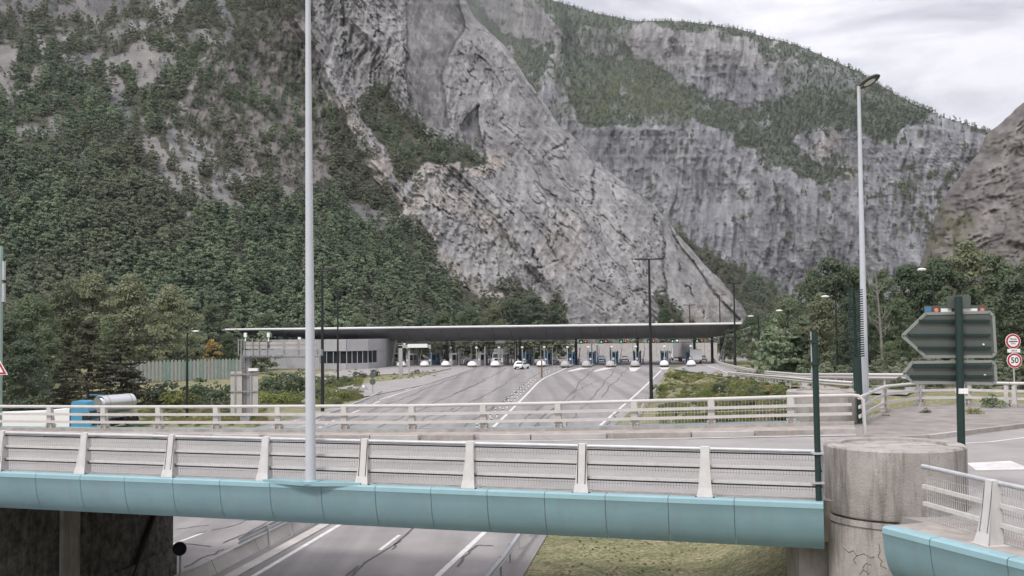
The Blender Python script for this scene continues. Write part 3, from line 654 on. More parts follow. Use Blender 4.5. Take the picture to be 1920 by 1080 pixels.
# ------------------------------------------------------------------ scatter a wood over a slope with geometry nodes
def scatter(name, P, scl, srcs, label, seed=1, cat=None):
    n = len(P); me = bpy.data.meshes.new(name); me.vertices.add(n); me.vertices.foreach_set('co', P.reshape(-1).astype(np.float32))
    a = me.attributes.new('size', 'FLOAT', 'POINT'); a.data.foreach_set('value', scl.astype(np.float32))
    o = bpy.data.objects.new(name, me); COL.objects.link(o); tag(o, label, cat, kind='stuff')
    g = bpy.data.node_groups.new(name, 'GeometryNodeTree')
    g.interface.new_socket('Geometry', in_out='INPUT', socket_type='NodeSocketGeometry'); g.interface.new_socket('Geometry', in_out='OUTPUT', socket_type='NodeSocketGeometry')
    N = g.nodes.new; l = g.links.new; gi = N('NodeGroupInput'); go = N('NodeGroupOutput')
    j = N('GeometryNodeJoinGeometry')
    for s in srcs:
        oi = N('GeometryNodeObjectInfo'); oi.inputs['Object'].default_value = s; oi.inputs['As Instance'].default_value = True
        tr = N('GeometryNodeGeometryToInstance'); l(oi.outputs['Geometry'], j.inputs[0])
    ip = N('GeometryNodeInstanceOnPoints'); ip.inputs['Pick Instance'].default_value = True
    l(gi.outputs[0], ip.inputs['Points']); l(j.outputs[0], ip.inputs['Instance'])
    ri = N('FunctionNodeRandomValue'); ri.data_type = 'INT'; ri.inputs[4].default_value = 0; ri.inputs[5].default_value = len(srcs) - 1; ri.inputs['Seed'].default_value = seed
    l(ri.outputs[2], ip.inputs['Instance Index'])
    rr = N('FunctionNodeRandomValue'); rr.data_type = 'FLOAT_VECTOR'; rr.inputs[0].default_value = (-0.1, -0.1, 0); rr.inputs[1].default_value = (0.1, 0.1, 6.28); rr.inputs['Seed'].default_value = seed + 3
    l(rr.outputs[0], ip.inputs['Rotation'])
    na = N('GeometryNodeInputNamedAttribute'); na.data_type = 'FLOAT'; na.inputs['Name'].default_value = 'size'
    l(na.outputs[0], ip.inputs['Scale']); l(ip.outputs[0], go.inputs[0])
    md = o.modifiers.new('wood', 'NODES'); md.node_group = g
    return o
# ================================================================== GROUND
gx = np.concatenate([np.arange(-320, -60, 8.0), np.arange(-60, 60, 1.5), np.arange(60, 400, 8.0)])
gy = np.concatenate([np.arange(-120, 10, 8.0), np.arange(10, 300, 2.0), np.arange(300, 600, 12.0)])
GX, GY = np.meshgrid(gx, gy); GZ = np.array([[ground(x, y) for x in gx] for y in gy])
GZ = GZ + 0.25 * (fbm(GX * 1.0, GY * 1.0, 5.0, 4, 0.6, 3) - 0.5) * (np.abs(GZ - np.array([[road_z(y) - 0.05 for x in gx] for y in gy])) > 0.3)
# the middle stays flat beneath the carriageways and under the junction slab
def ground_mat():
    m = bpy.data.materials.new('grass_ground'); m.use_nodes = True; t = m.node_tree; b = t.nodes['Principled BSDF']; l = t.links.new; b.inputs['Roughness'].default_value = 0.95
    tcn = t.nodes.new('ShaderNodeTexCoord')
    def nz(s, d=6, r=0.7):
        n = t.nodes.new('ShaderNodeTexNoise'); n.inputs['Scale'].default_value = s; n.inputs['Detail'].default_value = d; n.inputs['Roughness'].default_value = r; l(tcn.outputs['Object'], n.inputs['Vector']); return n.outputs[0]
    def rp(v, els):
        r = t.nodes.new('ShaderNodeValToRGB'); l(v, r.inputs[0])
        r.color_ramp.elements[0].position = els[0][0]; r.color_ramp.elements[0].color = (*els[0][1], 1); r.color_ramp.elements[1].position = els[-1][0]; r.color_ramp.elements[1].color = (*els[-1][1], 1)
        for p, c in els[1:-1]: e = r.color_ramp.elements.new(p); e.color = (*c, 1)
        return r.outputs[0]
    c1 = rp(nz(0.55, 7, 0.75), [(0.36, (0.15, 0.175, 0.08)), (0.5, (0.26, 0.25, 0.135)), (0.64, (0.36, 0.315, 0.205))])
    c2 = rp(nz(6, 4), [(0.4, (0.45, 0.45, 0.4)), (0.65, (1.15, 1.15, 1.1))])
    x = t.nodes.new('ShaderNodeMix'); x.data_type = 'RGBA'; x.blend_type = 'MULTIPLY'; x.inputs[0].default_value = 1; l(c1, x.inputs[6]); l(c2, x.inputs[7]); l(x.outputs[2], b.inputs['Base Color'])
    bp = t.nodes.new('ShaderNodeBump'); bp.inputs['Strength'].default_value = 0.8; bp.inputs['Distance'].default_value = 0.12; l(nz(9, 4), bp.inputs['Height']); l(bp.outputs[0], b.inputs['Normal'])
    return m
M['ground'] = ground_mat()
P = np.stack([GX, GY, GZ], -1)
tag(grid_mesh('ground', P, None, M['ground']), 'dry grass ground beside the motorway', 'ground', kind='structure')
mb = MB(); mb.quad((-9000, -9000, -2.2), (9000, -9000, -2.2), (9000, 9000, -2.2), (-9000, 9000, -2.2))
tag(mb.build('terrain', M['ground']), 'valley floor reaching the horizon', 'terrain', kind='structure')

# ================================================================== WOODS ON THE SLOPES
seeds = []
for k, (px, yt, Y) in enumerate([(640, 598, 238), (700, 602, 236), (598, 596, 244), (760, 600, 250)]):
    seeds.append(tree(px, yt, Y, 'forest', ['small light crowned tree right of the tall grey pole behind the canopy', 'small round tree behind the canopy above the lower office windows', 'small pointed tree just right of the foot of the wooded slope', 'broad small tree behind the left half of the canopy'][k], var=k, group='trees along the foot of the slope'))
farseeds = []
for k, (px, yt, Y) in enumerate([(1262, 604, 330), (1300, 606, 335), (1318, 612, 340)]):
    farseeds.append(tree(px, yt, Y, 'far', ['small tree behind the canopy below the smooth grey slab', 'narrow tree behind the right part of the canopy', 'yellow green tree peeping over the right part of the canopy'][k], var=k))
rg = np.random.RandomState(3)
f1a = fbm(PXa, PYa, 26, 4, 0.6, 4); f1b = fbm(PXb, PYb, 16, 4, 0.6, 1)
def thin(P, W, cell, spx):
    pr = W * cell / spx ** 2; m = rg.rand(*W.shape) < pr; return P[m]
okA = (PYa < 655) & (PXa < XS[:, None] - 3)
cell = 2.0 * (PXa[:, 1] - PXa[:, 0])[:, None]
forest = thin(Pa, np.where(okA, np.maximum(veg * (brown < 0.5) * (0.35 + 0.65 * (1 - patch)), soft(vegblur * 1.15 - .06) ** 1.3 * soft((f1a - .38) * 6) * .7), 0), cell, 8.6)
dist = forest[:, 1]; big = np.interp(dist, [260, 420, 600], [1.28, 1.12, .9]); keep = rg.rand(len(forest)) < np.interp(dist, [260, 420, 600], [.62, .75, 1]); forest = forest[keep]; big = big[keep]
tag(scatter('forest', forest, big * (0.46 + 0.46 * rg.rand(len(forest)) ** 1.6), seeds, 'dense mixed wood covering the left mountain slope', 1, 'forest'))
shr = np.where(okA, np.clip(veg * brown * 1.0 + 0.15 * brown + 0.22 * scree * (f1.mean() > 0) + 0.5 * np.clip(Ca[..., 3] - 0.3, 0, 1) * cliff + 0.35 * patch, 0, 1), 0)
scrub = thin(Pa, shr, cell, 8)
scatter('scrub', scrub, 0.16 + 0.24 * rg.rand(len(scrub)), seeds, 'low scrub dotted over the brown rock and scree of the left slope', 2, 'scrub')
okB = (PYb < 640) & (PXb > 860)
cellb = 2.6 * np.abs(PYb[1:2] - PYb[0:1])
fb = thin(Pb, np.where(okB, np.maximum(vegb ** 1.5, soft(vegbb * 1.2 - .05) ** 1.5 * soft((f1b - .40) * 6) * .5), 0), cellb, 4.6)
crest = Pb[-2][(rg.rand(Pb.shape[1]) < 0.55)]; fb = np.concatenate([fb, crest])
fb = np.concatenate([fb, thin(Pb, np.where(okB, rockm * (1 - vegb) * soft((f2[:1].mean() + 0) * 0 + 0.05), 0), cellb, 6.5)])
px_ = 960 + F * fb[:, 0] / fb[:, 1]; py_ = 625 - F * (fb[:, 2] - 9) / fb[:, 1]; jit = 30 * rg.randn(len(fb)); lit = (px_ + jit < 1290) & (py_ + jit * .5 > 135) & (py_ + jit * .5 < 250 - (px_ - 1000) * .08)
scatter('forest', fb[lit], 0.36 + 0.40 * rg.rand(lit.sum()), [farseeds[2], farseeds[0]], 'wood with painted yellow green sunlight low on the left part of the far mountain', 31, 'forest')
fb = fb[~lit]
scatter('forest', fb, 0.34 + 0.40 * rg.rand(len(fb)), farseeds[:2], 'pines and scrub on the far mountain', 3, 'forest')
f2c = thin(Pc, np.where(PY2 < 650, 0.9, 0), 4.0 * np.abs(PY2[1:2] - PY2[0:1]), 8.5)
scatter('forest', f2c, 0.55 + 0.4 * rg.rand(len(f2c)), seeds, 'dark wood on the shoulder between the two cliffs', 4, 'forest')
okC = (PYc < 640); f3c = thin(Pd[:, :nc3], np.where(okC, vegc[:, :nc3] * 0.35 * soft((PYc - 330) / 120), 0), 2.4 * 3.2, 9)
scatter('scrub', f3c, 0.2 + 0.25 * rg.rand(len(f3c)), seeds, 'thin scrub on the brown right hand rock face', 5, 'scrub')
print('SCATTER', len(forest), len(scrub), len(fb), len(f2c), len(f3c))
# ================================================================== ROADS
def flat(name, pts, z, matn, label=None, kind=None, parent=None, thick=None):
    mb = MB(); n = len(pts)
    if thick:
        mb.prism([(p[0], p[1], z - thick) for p in pts], (0, 0, thick))
    else:
        mb.v = [(p[0], p[1], z if z is not None else p[2]) for p in pts]; mb.f = [tuple(range(n))]
    return tag(mb.build(name, M[matn], parent), label, None, None, kind)
def strip(mb, L_, R_):
    n = len(mb.v); mb.v += [tuple(p) for q in zip(L_, R_) for p in q]
    for i in range(len(L_) - 1): mb.f.append((n + 2 * i, n + 2 * i + 1, n + 2 * i + 3, n + 2 * i + 2))
ys = list(range(-60, 40, 10)) + list(range(40, 296, 6))
LEFTP = [(-100, -51), (45, -31), (92, -24.6), (132, -18.6), (192, -12.3), (214, -10.2), (222, -62), (300, -66)]
def left_x(y):
    for (a, b), (c, d) in zip(LEFTP, LEFTP[1:]):
        if y <= c: return b + (d - b) * (y - a) / (c - a)
    return -66
mb = MB(); strip(mb, [(left_x(y), y, road_z(y)) for y in ys], [(edge_x(y) + (0.15 if y < 60 else 0.9) + (0 if y < 215 else 10), y, road_z(y)) for y in ys])
motorway = tag(mb.build('motorway', M['asphalt']), 'grey motorway widening into the toll plaza', 'motorway', kind='structure')
mb = MB()
ramp_up = [ong(*p, 0.12) for p in [(560, 744), (600, 734), (655, 722), (740, 712), (800, 703), (845, 692), (858, 684)]]
ramp_lo = [ong(*p, 0.12) for p in [(575, 768), (622, 752), (700, 741), (740, 733), (795, 722), (858, 702), (892, 690)]]
strip(mb, ramp_up, ramp_lo)
ap_u = [ong(*p, 0.10) for p in [(560, 708), (620, 696), (680, 685), (735, 680), (800, 678), (870, 679)]]
ap_l = [ong(*p, 0.10) for p in [(560, 722), (630, 710), (700, 703), (760, 701), (815, 697), (860, 688)]]
strip(mb, ap_u, ap_l)
tag(mb.build('slip_road', M['old_asphalt']), 'pale side lanes curving to the left booths', 'slip road', kind='structure')
mb = MB()
ru = [(1312, 676), (1345, 680), (1382, 693), (1430, 705), (1500, 713), (1600, 720), (1720, 726)]
rl = [(1262, 692), (1310, 699), (1352, 705), (1400, 712), (1480, 724), (1580, 735), (1700, 740)]
strip(mb, [ong(*p, 0.14) for p in rl], [ong(*p, 0.14) for p in ru])
tag(mb.build('slip_road', M['old_asphalt']), 'pale ramp curving right from the last booth to the junction', 'slip road', kind='structure')

# painted lines: parts of the motorway
def line(pxs, w, parent=motorway, name='painted_line', dz=0.006, on=onroad, matn='paint', jit=0.0, taper=False):
    P = [on(px, py, dz) for px, py in pxs]; mb = MB(); L_ = []; R_ = []
    for i, p in enumerate(P):
        d = (P[min(i + 1, len(P) - 1)] - P[max(0, i - 1)]); d.z = 0; d.normalize(); nrm = Vector((-d.y, d.x, 0))
        ww = w * (0.5 if not taper else 0.5 * min(1, 0.25 + min(i, len(P) - 1 - i) * 0.5))
        L_.append(p + nrm * ww); R_.append(p - nrm * ww)
    strip(mb, L_, R_); return mb.build(name, M[matn], parent)
line([(663, 968), (475, 1080), (400, 1124)], 0.22)
line([(926, 981), (820, 1080), (760, 1140)], 0.24)
line([(749, 1003), (712, 1031)], 0.16); line([(868, 905), (800, 955)], 0.16)
line([(396, 993), (322, 1021)], 0.16)
line([(913, 812), (952, 775), (985, 742), (1008, 718), (1022, 708), (1062, 690), (1075, 685)], 0.30, dz=0.012)
line([(1116, 806), (1150, 776), (1190, 742), (1222, 712), (1240, 694)], 0.30, dz=0.012)
for a, b in [((588, 808), (602, 800)), ((610, 796), (627, 788)), ((660, 774), (674, 769)), ((700, 757), (712, 752)), ((727, 745), (748, 738)), ((760, 731), (775, 726)), ((790, 718), (800, 714))]:
    line([a, b], 0.30, dz=0.012)
line([(475, 812), (555, 788), (640, 768), (700, 753)], 0.2, dz=0.012); line([(712, 749), (780, 728), (850, 704), (874, 690)], 0.22, dz=0.014)
line([(520, 812), (570, 798), (600, 786)], 0.15, dz=0.012)
line([(1316, 682), (1345, 692), (1372, 702)], 0.3, on=ong, dz=0.17)
# sealed cracks, wandering along the old paving joints
rc = random.Random(9)
def crack(pxs, w=0.09, n=5, amp=0.25):
    P = [onroad(px, py, 0.018) for px, py in pxs]; Q = []
    for a, b in zip(P, P[1:]):
        for k in range(n):
            q = a.lerp(b, k / n); Q.append(q + Vector((rc.gauss(0, amp * .5), rc.gauss(0, amp * 1.2), 0)) * (0.0 if (k == 0 and a is P[0]) else 1))
    Q.append(P[-1]); mb = MB(); L_ = []; R_ = []
    for i, p in enumerate(Q):
        d = (Q[min(i + 1, len(Q) - 1)] - Q[max(0, i - 1)]); d.z = 0; d.normalize(); nrm = Vector((-d.y, d.x, 0)); ww = w * (0.35 + 0.4 * rc.random())
        p = Vector((p.x, p.y, road_z(p.y) + 0.018)); L_.append(p + nrm * ww); R_.append(p - nrm * ww)
    strip(mb, L_, R_); mb.build('sealed_crack', M['sealant'], motorway)
for c in [[(785, 975), (752, 1012), (700, 1045), (660, 1080)], [(752, 1012), (735, 1030)], [(925, 1023), (895, 1022), (872, 1042), (858, 1062)], [(330, 992), (392, 985)], [(475, 968), (440, 986), (404, 992), (370, 1000)], [(575, 966), (515, 972), (460, 1000), (418, 1018)],
          [(540, 975), (480, 975), (440, 978)], [(330, 1018), (395, 1024)], [(345, 1063), (380, 1045), (420, 1030)], [(620, 970), (560, 1012), (470, 1062), (445, 1080)], [(590, 968), (540, 990), (500, 1010)], [(648, 1080), (672, 1060)]]:
    crack(c, 0.085, 4, 0.10)
for c in [[(990, 808), (1060, 745), (1105, 700), (1118, 690)], [(870, 800), (960, 740), (1000, 705), (1030, 690)], [(600, 806), (760, 745), (860, 705), (900, 690)], [(700, 806), (830, 750), (905, 715), (950, 690)], [(780, 808), (860, 765), (930, 730), (975, 700)],
          [(1050, 808), (1090, 765), (1130, 725), (1150, 695)], [(1128, 745), (1150, 718), (1170, 698), (1182, 688)], [(1020, 790), (1045, 765), (1080, 742)], [(905, 775), (940, 755), (985, 722)], [(655, 800), (720, 772), (790, 745)], [(1075, 738), (1100, 722), (1125, 712)],
          [(850, 738), (890, 722), (915, 705)], [(1125, 808), (1140, 790), (1160, 772)], [(760, 800), (800, 782), (850, 765)], [(1210, 705), (1222, 698)], [(1195, 712), (1210, 712)], [(1000, 808), (1010, 795)], [(960, 808), (990, 780), (1020, 760)]]:
    crack(c, 0.11, 7, 0.38)

# ================================================================== THE BRIDGE
def Zn(px): return F / (71 + (px - 5) * 21 / 1535)
def Zf(px): return F / (46.7 + (px - 93) * 9.8 / 1389)
DZ = 5.57
def near_pt(px, z=DZ):
    p = at(px, 880, Zn(px)); return Vector((p.x, p.y, z))
FTOP = [(0, 762), (194, 763), (405, 762.5), (645, 761.5), (772, 761), (906, 758.5), (1046, 756), (1189, 752.5), (1333, 748.5), (1482, 744), (1600, 741)]
def far_top(px):
    y = np.interp(px, [a for a, b in FTOP], [b for a, b in FTOP]); return at(px, float(y), Zf(px))
def far_pt(px, dz=0.0):
    p = far_top(px); return Vector((p.x, p.y, p.z - 0.95 + dz))
nA, nB = near_pt(5), near_pt(1543); dn = (nB - nA).normalized(); outn = Vector((dn.y, -dn.x, 0))      # towards the camera side
if outn.y > 0: outn = -outn
nL = nA - dn * 45
fA = far_pt(93); fB = far_pt(1540); fm = [far_pt(p) for p in (93, 405, 700, 1000, 1300, 1540)]
df = (fB - fA); df.z = 0; df.normalize(); outf = Vector((-df.y, df.x, 0)); fL = fA - df * 45; fL.z = fA.z
bridge = empty('road_bridge', (0, 0, 0), 0, 'road bridge with curved teal side panels crossing over the motorway', 'bridge')
# deck: carriageway surface, kerbs, soffit
farline = [fL] + fm + [far_pt(1600)]
nearline = [nL] + [near_pt(5 + (1543 - 5) * t) for t in (0, .2, .4, .6, .8, 1)] + [nB + dn * 1.0]
mb = MB(); sec = []
for a, b in zip(nearline, farline):
    inn = (b - a).normalized(); ks = 1.15
    sec.append([a + Vector((0, 0, -0.95)) + inn * .5, a + Vector((0, 0, -0.02)) + inn * 0.05, a + inn * .35 + Vector((0, 0, -0.02)), a + inn * .36 + Vector((0, 0, -0.14)), Vector((*(b - inn * ks).xy, b.z - 0.17)), b - inn * ks + Vector((0, 0, -0.8)), a + inn * .5 + Vector((0, 0, -0.95))])
mb.loft([s[2:5] for s in sec]); mb.build('carriageway', M['old_asphalt'], bridge)
mb = MB(); mb.loft([[s[0], s[1], s[2], s[3]] for s in sec]); mb.build('kerb', M['kerb_concrete'], bridge)
mb = MB()
for s, b in zip(sec, farline): pass
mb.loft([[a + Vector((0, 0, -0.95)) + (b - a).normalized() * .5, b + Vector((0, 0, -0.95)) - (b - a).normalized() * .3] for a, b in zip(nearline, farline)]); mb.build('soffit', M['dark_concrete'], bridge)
mb = MB(); mb.loft([[Vector((*(b - (b - a).normalized() * 1.15).xy, b.z - .17)), b - (b - a).normalized() * 1.12 + Vector((0, 0, -0.01)), b - (b - a).normalized() * 0.16 + Vector((0, 0, 0)), b - (b - a).normalized() * 0.15 + Vector((0, 0, 0.10)), b + (b - a).normalized() * 0.12 + Vector((0, 0, 0.10)), b + (b - a).normalized() * 0.13 + Vector((0, 0, -0.95))] for a, b in zip(nearline, farline)])
mb.build('footway', M['kerb_concrete'], bridge)
# kerb stones on the far side, the joints 3 cm open
fl2 = farline
tot = 0
for a, b, a2, b2 in zip(fl2, fl2[1:], nearline, nearline[1:]):
    L_ = (b - a).length; k = 0; i1 = (a - a2).normalized(); i2 = (b - b2).normalized()
    n = int(L_ / 2.0)
    for q in range(n):
        t0, t1 = (q + .01) / n, (q + .99) / n
        p, r_ = a.lerp(b, t0) - i1 * 1.27, a.lerp(b, t1) - i2 * 1.27
        if p.x < -26: continue
        MB().bar(p + Vector((0, 0, -.09)), r_ + Vector((0, 0, -.09)), .2, .18).build('kerb_stone', M['pale_concrete' if rc.random() > .4 else 'kerb_concrete'], bridge)
# painted edge line on the bridge carriageway
mb = MB(); strip(mb, [Vector((*(b - (b - a).normalized() * 1.75).xy, b.z - .158)) for a, b in zip(nearline, farline)], [Vector((*(b - (b - a).normalized() * 1.9).xy, b.z - .158)) for a, b in zip(nearline, farline)]); mb.build('painted_line', M['paint'], bridge)
# teal fascia panels along both edges
PROF = [(0.10, 0.0), (0.30, 0.0), (0.34, -0.03), (0.35, -0.12), (0.335, -0.16), (0.322, -0.32), (0.295, -0.5), (0.245, -0.68), (0.17, -0.84), (0.06, -0.97)]
def fascia(a, b, out, matn='teal', top='teal_light', parent=bridge, drop=0.02, cap0=False):
    g = (b - a).normalized() * 0.006
    S0 = [[a + g + out * o + Vector((0, 0, z)) for o, z in PROF], [b - g + out * o + Vector((0, 0, z)) for o, z in PROF]]
    p = MB().loft([[s[k] for k in range(3, len(PROF))] for s in S0]); m1 = len(PROF) - 3
    p.loft([[s[len(PROF) - 1 - k] - out * .03 for k in range(0, m1)] for s in S0])
    po = p.build('fascia_panel', M[matn], parent, smooth=True)
    MB().loft([[s[k] for k in range(0, 4)] for s in S0]).build('capping', M[top], po)
    return po
SEAM = [-190, -100, 2, 85, 168, 250, 340, 427, 520, 615, 715, 818, 922, 1028, 1140, 1256, 1378, 1543]
for a, b in zip(SEAM, SEAM[1:]): fascia(near_pt(a), near_pt(b), outn)
for k in range(1, 12): fascia(near_pt(-190) - dn * (1.25 * k), near_pt(-190) - dn * (1.25 * (k - 1)), outn)
for k in range(26):
    a, b = -40 + k * 62, -40 + (k + 1) * 62
    if a > 1480: break
    fascia(far_pt(a, .08) + outf * .52, far_pt(min(b, 1500), .08) + outf * .52, outf)
    A_, B_ = far_pt(a, .075), far_pt(min(b, 1500), .075); MB().loft([[p + outf * .14, p + outf * .66] for p in (A_, B_)]).build('edge_ledge', M['teal_light'], bridge)
# lamp bracket on the edge
mb = MB(); pb = [near_pt(p) + outn * o + Vector((0, 0, .004)) for p, o in ((505, .30), (545, .38), (575, .47), (598, .52), (620, .47), (645, .38), (685, .30), (685, .05), (505, .05))]
mb.prism([p + Vector((0, 0, -.04)) for p in pb], (0, 0, .08)); mb.build('lamp_bracket', M['teal_light'], bridge)
# central pier wall under the deck
def vdir(): return Vector((0.147, 1, 0)).normalized()
pw1 = Vector((-12.75, 38.2, 0)); pw0 = pw1 - vdir() * 13
pier = MB(); pr = Vector((1, -0.147, 0)).normalized()
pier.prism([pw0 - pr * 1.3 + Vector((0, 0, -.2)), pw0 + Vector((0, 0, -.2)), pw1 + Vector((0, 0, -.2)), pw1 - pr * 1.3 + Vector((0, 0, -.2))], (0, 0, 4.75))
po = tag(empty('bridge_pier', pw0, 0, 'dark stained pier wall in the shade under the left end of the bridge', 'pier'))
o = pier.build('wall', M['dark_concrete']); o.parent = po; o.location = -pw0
def sub(mbx, name, matn, parent, smooth=False):
    o = mbx.build(name, M[matn], parent, smooth); o.location = -Vector(parent.location); return o
for t in (1.5, 6.2): c = pw0 + vdir() * t + pr * .06; sub(MB().frame_box(c + Vector((0, 0, 2.2)), vdir(), pr, Vector((0, 0, 1)), .45, .07, 2.4), 'pilaster', 'concrete', po)
for t in (-3, 9.6):
    c = pw0 + vdir() * t + pr * .1; sub(MB().tube([c + vdir() * 0 + Vector((0, 0, .6)), c + vdir() * 2.4 + Vector((0, 0, 3.4)), c + vdir() * 2.5 + Vector((0, 0, 4.4))], .09, 8), 'drain_pipe', 'rubber', po)
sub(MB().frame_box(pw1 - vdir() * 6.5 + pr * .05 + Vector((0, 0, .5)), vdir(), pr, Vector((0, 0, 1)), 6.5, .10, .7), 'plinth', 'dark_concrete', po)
# round mirror/sign back at the pier end
sp_ = at(338, 1028, 36.5); g0 = empty('round_sign', (sp_.x, sp_.y, 0), 0, 'dark back of a small round sign at the end of the pier wall', 'road sign')
sub(MB().tube([(sp_.x, sp_.y, 0), (sp_.x, sp_.y, sp_.z + .1)], .035, 8), 'post', 'galvanised', g0)
sub(MB().tube([sp_ + Vector((0, -.05, 0)), sp_ + Vector((0, -.09, 0))], .25, 28), 'disc', 'black_pole', g0, True)
sub(MB().tube([sp_ + Vector((0, -.092, 0)), sp_ + Vector((0, -.10, 0))], .20, 28), 'backing', 'rubber', g0, True)

# ================================================================== CONCRETE DRUMS
def drum(c, r, ztop, zseam, zbot, label):
    g = empty('concrete_drum', c, 0, label, 'pillar')
    MB().lathe([(r - .02, zseam + .02), (r, zseam + .06), (r, ztop - .04), (r - .04, ztop), (r - .35, ztop), (r - .36, ztop - .05), (0.02, ztop - .05)], 64).build('upper_drum', M['concrete'], g, True)
    MB().lathe([(r - .05, zbot), (r - .05, zseam - .16), (r - .02, zseam - .14), (r - .02, zseam - .03), (r - .14, zseam - .02), (r - .14, zseam + .02)], 64).build('lower_drum', M['concrete'], g, True)
    return g
PX0 = (1550 + 1801) / 2; cz = 20.9; pc = at(PX0, 840, cz); rad = 125.5 / F * cz
dr = drum((pc.x, pc.y, 0), rad, 6.66, 5.28, -1.5, 'large stained concrete drum at the right end of the near railing')
def oncyl(px, py, r):       # where a crack runs over the drum's curved face
    d = ray(px, py); ox, oy = -pc.x, -pc.y; A_ = d.x * d.x + d.y * d.y; B_ = 2 * (ox * d.x + oy * d.y); C_ = ox * ox + oy * oy - r * r
    t = (-B_ - math.sqrt(max(0, B_ * B_ - 4 * A_ * C_))) / (2 * A_); return Vector((ox + d.x * t, oy + d.y * t, CAMZ + d.z * t))
for cpx in ([(1582, 1028), (1592, 1036), (1600, 1032), (1606, 1042), (1620, 1038), (1632, 1046), (1640, 1044)], [(1606, 1042), (1600, 1050), (1606, 1058)], [(1648, 1020), (1650, 1034), (1646, 1044), (1654, 1052), (1650, 1060), (1662, 1066)], [(1618, 1064), (1624, 1056), (1634, 1060)], [(1612, 1078), (1618, 1068), (1630, 1076)]):
    MB().tube([oncyl(x, y, rad - .045) for x, y in cpx], .005, 5).build('surface_crack', M['rust' if len(cpx) < 3 else 'sealant'], dr)
pc2 = at(1541, 760, 38.6); drum((pc2.x, pc2.y, 0), 1.30, 6.72, 5.3, -0.5, 'smaller looking concrete drum behind the far railing end')
# pier behind the near fascia end
pq = at(1520, 1040, 23.5); tag(MB().frame_box((at(1517, 1040, 22.0).x + .06, 22.2, 1.9), Vector((1, 0, 0)), Vector((0, 1, 0)), Vector((0, 0, 1)), .36, .5, 2.7).build('abutment_wall', M['concrete']), 'stained abutment wall below the right end of the teal bridge edge', 'abutment')

# ================================================================== RIGHT-HAND FASCIA AND JUNCTION
f2a = onz(1657, 986, 5.52); f2b = onz(1920, 1052, 5.52); d2 = (f2b - f2a).normalized(); out2 = Vector((d2.y, -d2.x, 0)); out2 = out2 if out2.x < 0 else -out2
side = empty('side_span', (0, 0, 0), 0, 'teal edged side span running towards the viewer at lower right', 'bridge')
L2 = [0, 1.15, 2.75, 4.3, 5.9, 7.5, 9.1]
f2o = f2a - out2 * .30
for a, b in zip(L2, L2[1:]): fascia(f2o + d2 * a, f2o + d2 * b, out2, parent=side)
mb = MB(); mb.prism([f2o + out2 * .1 + Vector((0, 0, -.9)), f2o + out2 * .1 + d2 * 14 + Vector((0, 0, -.9)), f2o - out2 * 1.2 + d2 * 14 + Vector((0, 0, -.9)), f2o - out2 * 1.2 + Vector((0, 0, -.9))], (0, 0, .895)); mb.build('ledge', M['kerb_concrete'], side)
JR = [f2o - out2 * 1.0, f2o - out2 * 1.0 + d2 * 16, Vector((48, 2, 5)), Vector((48, 60, 5)), onz(1612, 800, 5.4) + Vector((.4, 3, 0)), onz(1480, 812, 5.5), far_pt(1480) - outf * 1.2, Vector((nB.x + .6, nB.y + .5, 5))]
mb = MB(); mb.prism([(p[0], p[1], 4.6) for p in JR], (0, 0, .81)); tag(mb.build('road', M['old_asphalt']), 'grey junction road surface behind the concrete drum', 'road', kind='structure')
# raised paving beyond the kerb
KB = [(1478, 812), (1560, 822), (1640, 824), (1740, 819), (1830, 808), (1920, 797), (2040, 782)]
kp = [onz(x, y, 5.50) for x, y in KB]; back = [onz(1500, 800, 5.5), onz(1612, 797, 5.5) + Vector((0, .3, 0)), onz(1660, 768, 5.5), onz(1730, 759, 5.5), onz(1830, 757, 5.5), onz(1930, 758, 5.5), onz(2060, 757, 5.5)]
mb = MB(); strip(mb, kp, back); n = len(mb.v); mb2 = [Vector((p.x, p.y, 5.38)) for p in kp]; strip(mb, mb2, kp)
tag(mb.build('pavement', M['paving']), 'weathered raised paving behind the right kerb', 'pavement', kind='structure')
kb = empty('kerb', (0, 0, 0), 0, 'curved pale kerb round the right hand paving', 'kerb')
dense = []
for a, b in zip(kp, kp[1:]):
    n = max(1, round((b - a).length / 1.0))
    for q in range(n): dense.append(a.lerp(b, q / n))
dense.append(kp[-1])
for a, b in zip(dense, dense[1:]):
    g = (b - a).normalized() * .012
    MB().bar(a + g + Vector((0, 0, -.02)), b - g + Vector((0, 0, -.02)), .18, .17).build('kerb_stone', M['pale_concrete' if rc.random() < .6 else 'kerb_concrete'], kb)
def linez(pxs, z, w, name='painted_line', parent=kb):
    P = [onz(px, py, z) for px, py in pxs]; mb = MB(); L_ = []; R_ = []
    for i, p in enumerate(P):
        d = (P[min(i + 1, len(P) - 1)] - P[max(0, i - 1)]).normalized(); nrm = Vector((-d.y, d.x, 0)); L_.append(p + nrm * w / 2); R_.append(p - nrm * w / 2)
    strip(mb, L_, R_); tag(mb.build('road_marking', M['paint']), name, 'marking', kind='structure')
linez([(1480, 829), (1600, 831), (1700, 833), (1780, 833), (1860, 828), (1960, 815)], 5.416, .14, 'white edge line curving past the right hand kerb')
mb = MB(); mb.v = [tuple(onz(x, y, 5.416)) for x, y in [(1812, 868), (1895, 864), (1935, 880), (1830, 882)]]; mb.f = [(0, 1, 2, 3)]; tag(mb.build('road_marking', M['paint']), 'white painted wedge on the road at the right edge', 'marking', kind='structure')
mb = MB(); mb.v = [tuple(onz(x, y, 5.41)) for x, y in [(1395, 866), (1545, 866), (1545, 874), (1395, 874)]]; mb.f = [(0, 1, 2, 3)]

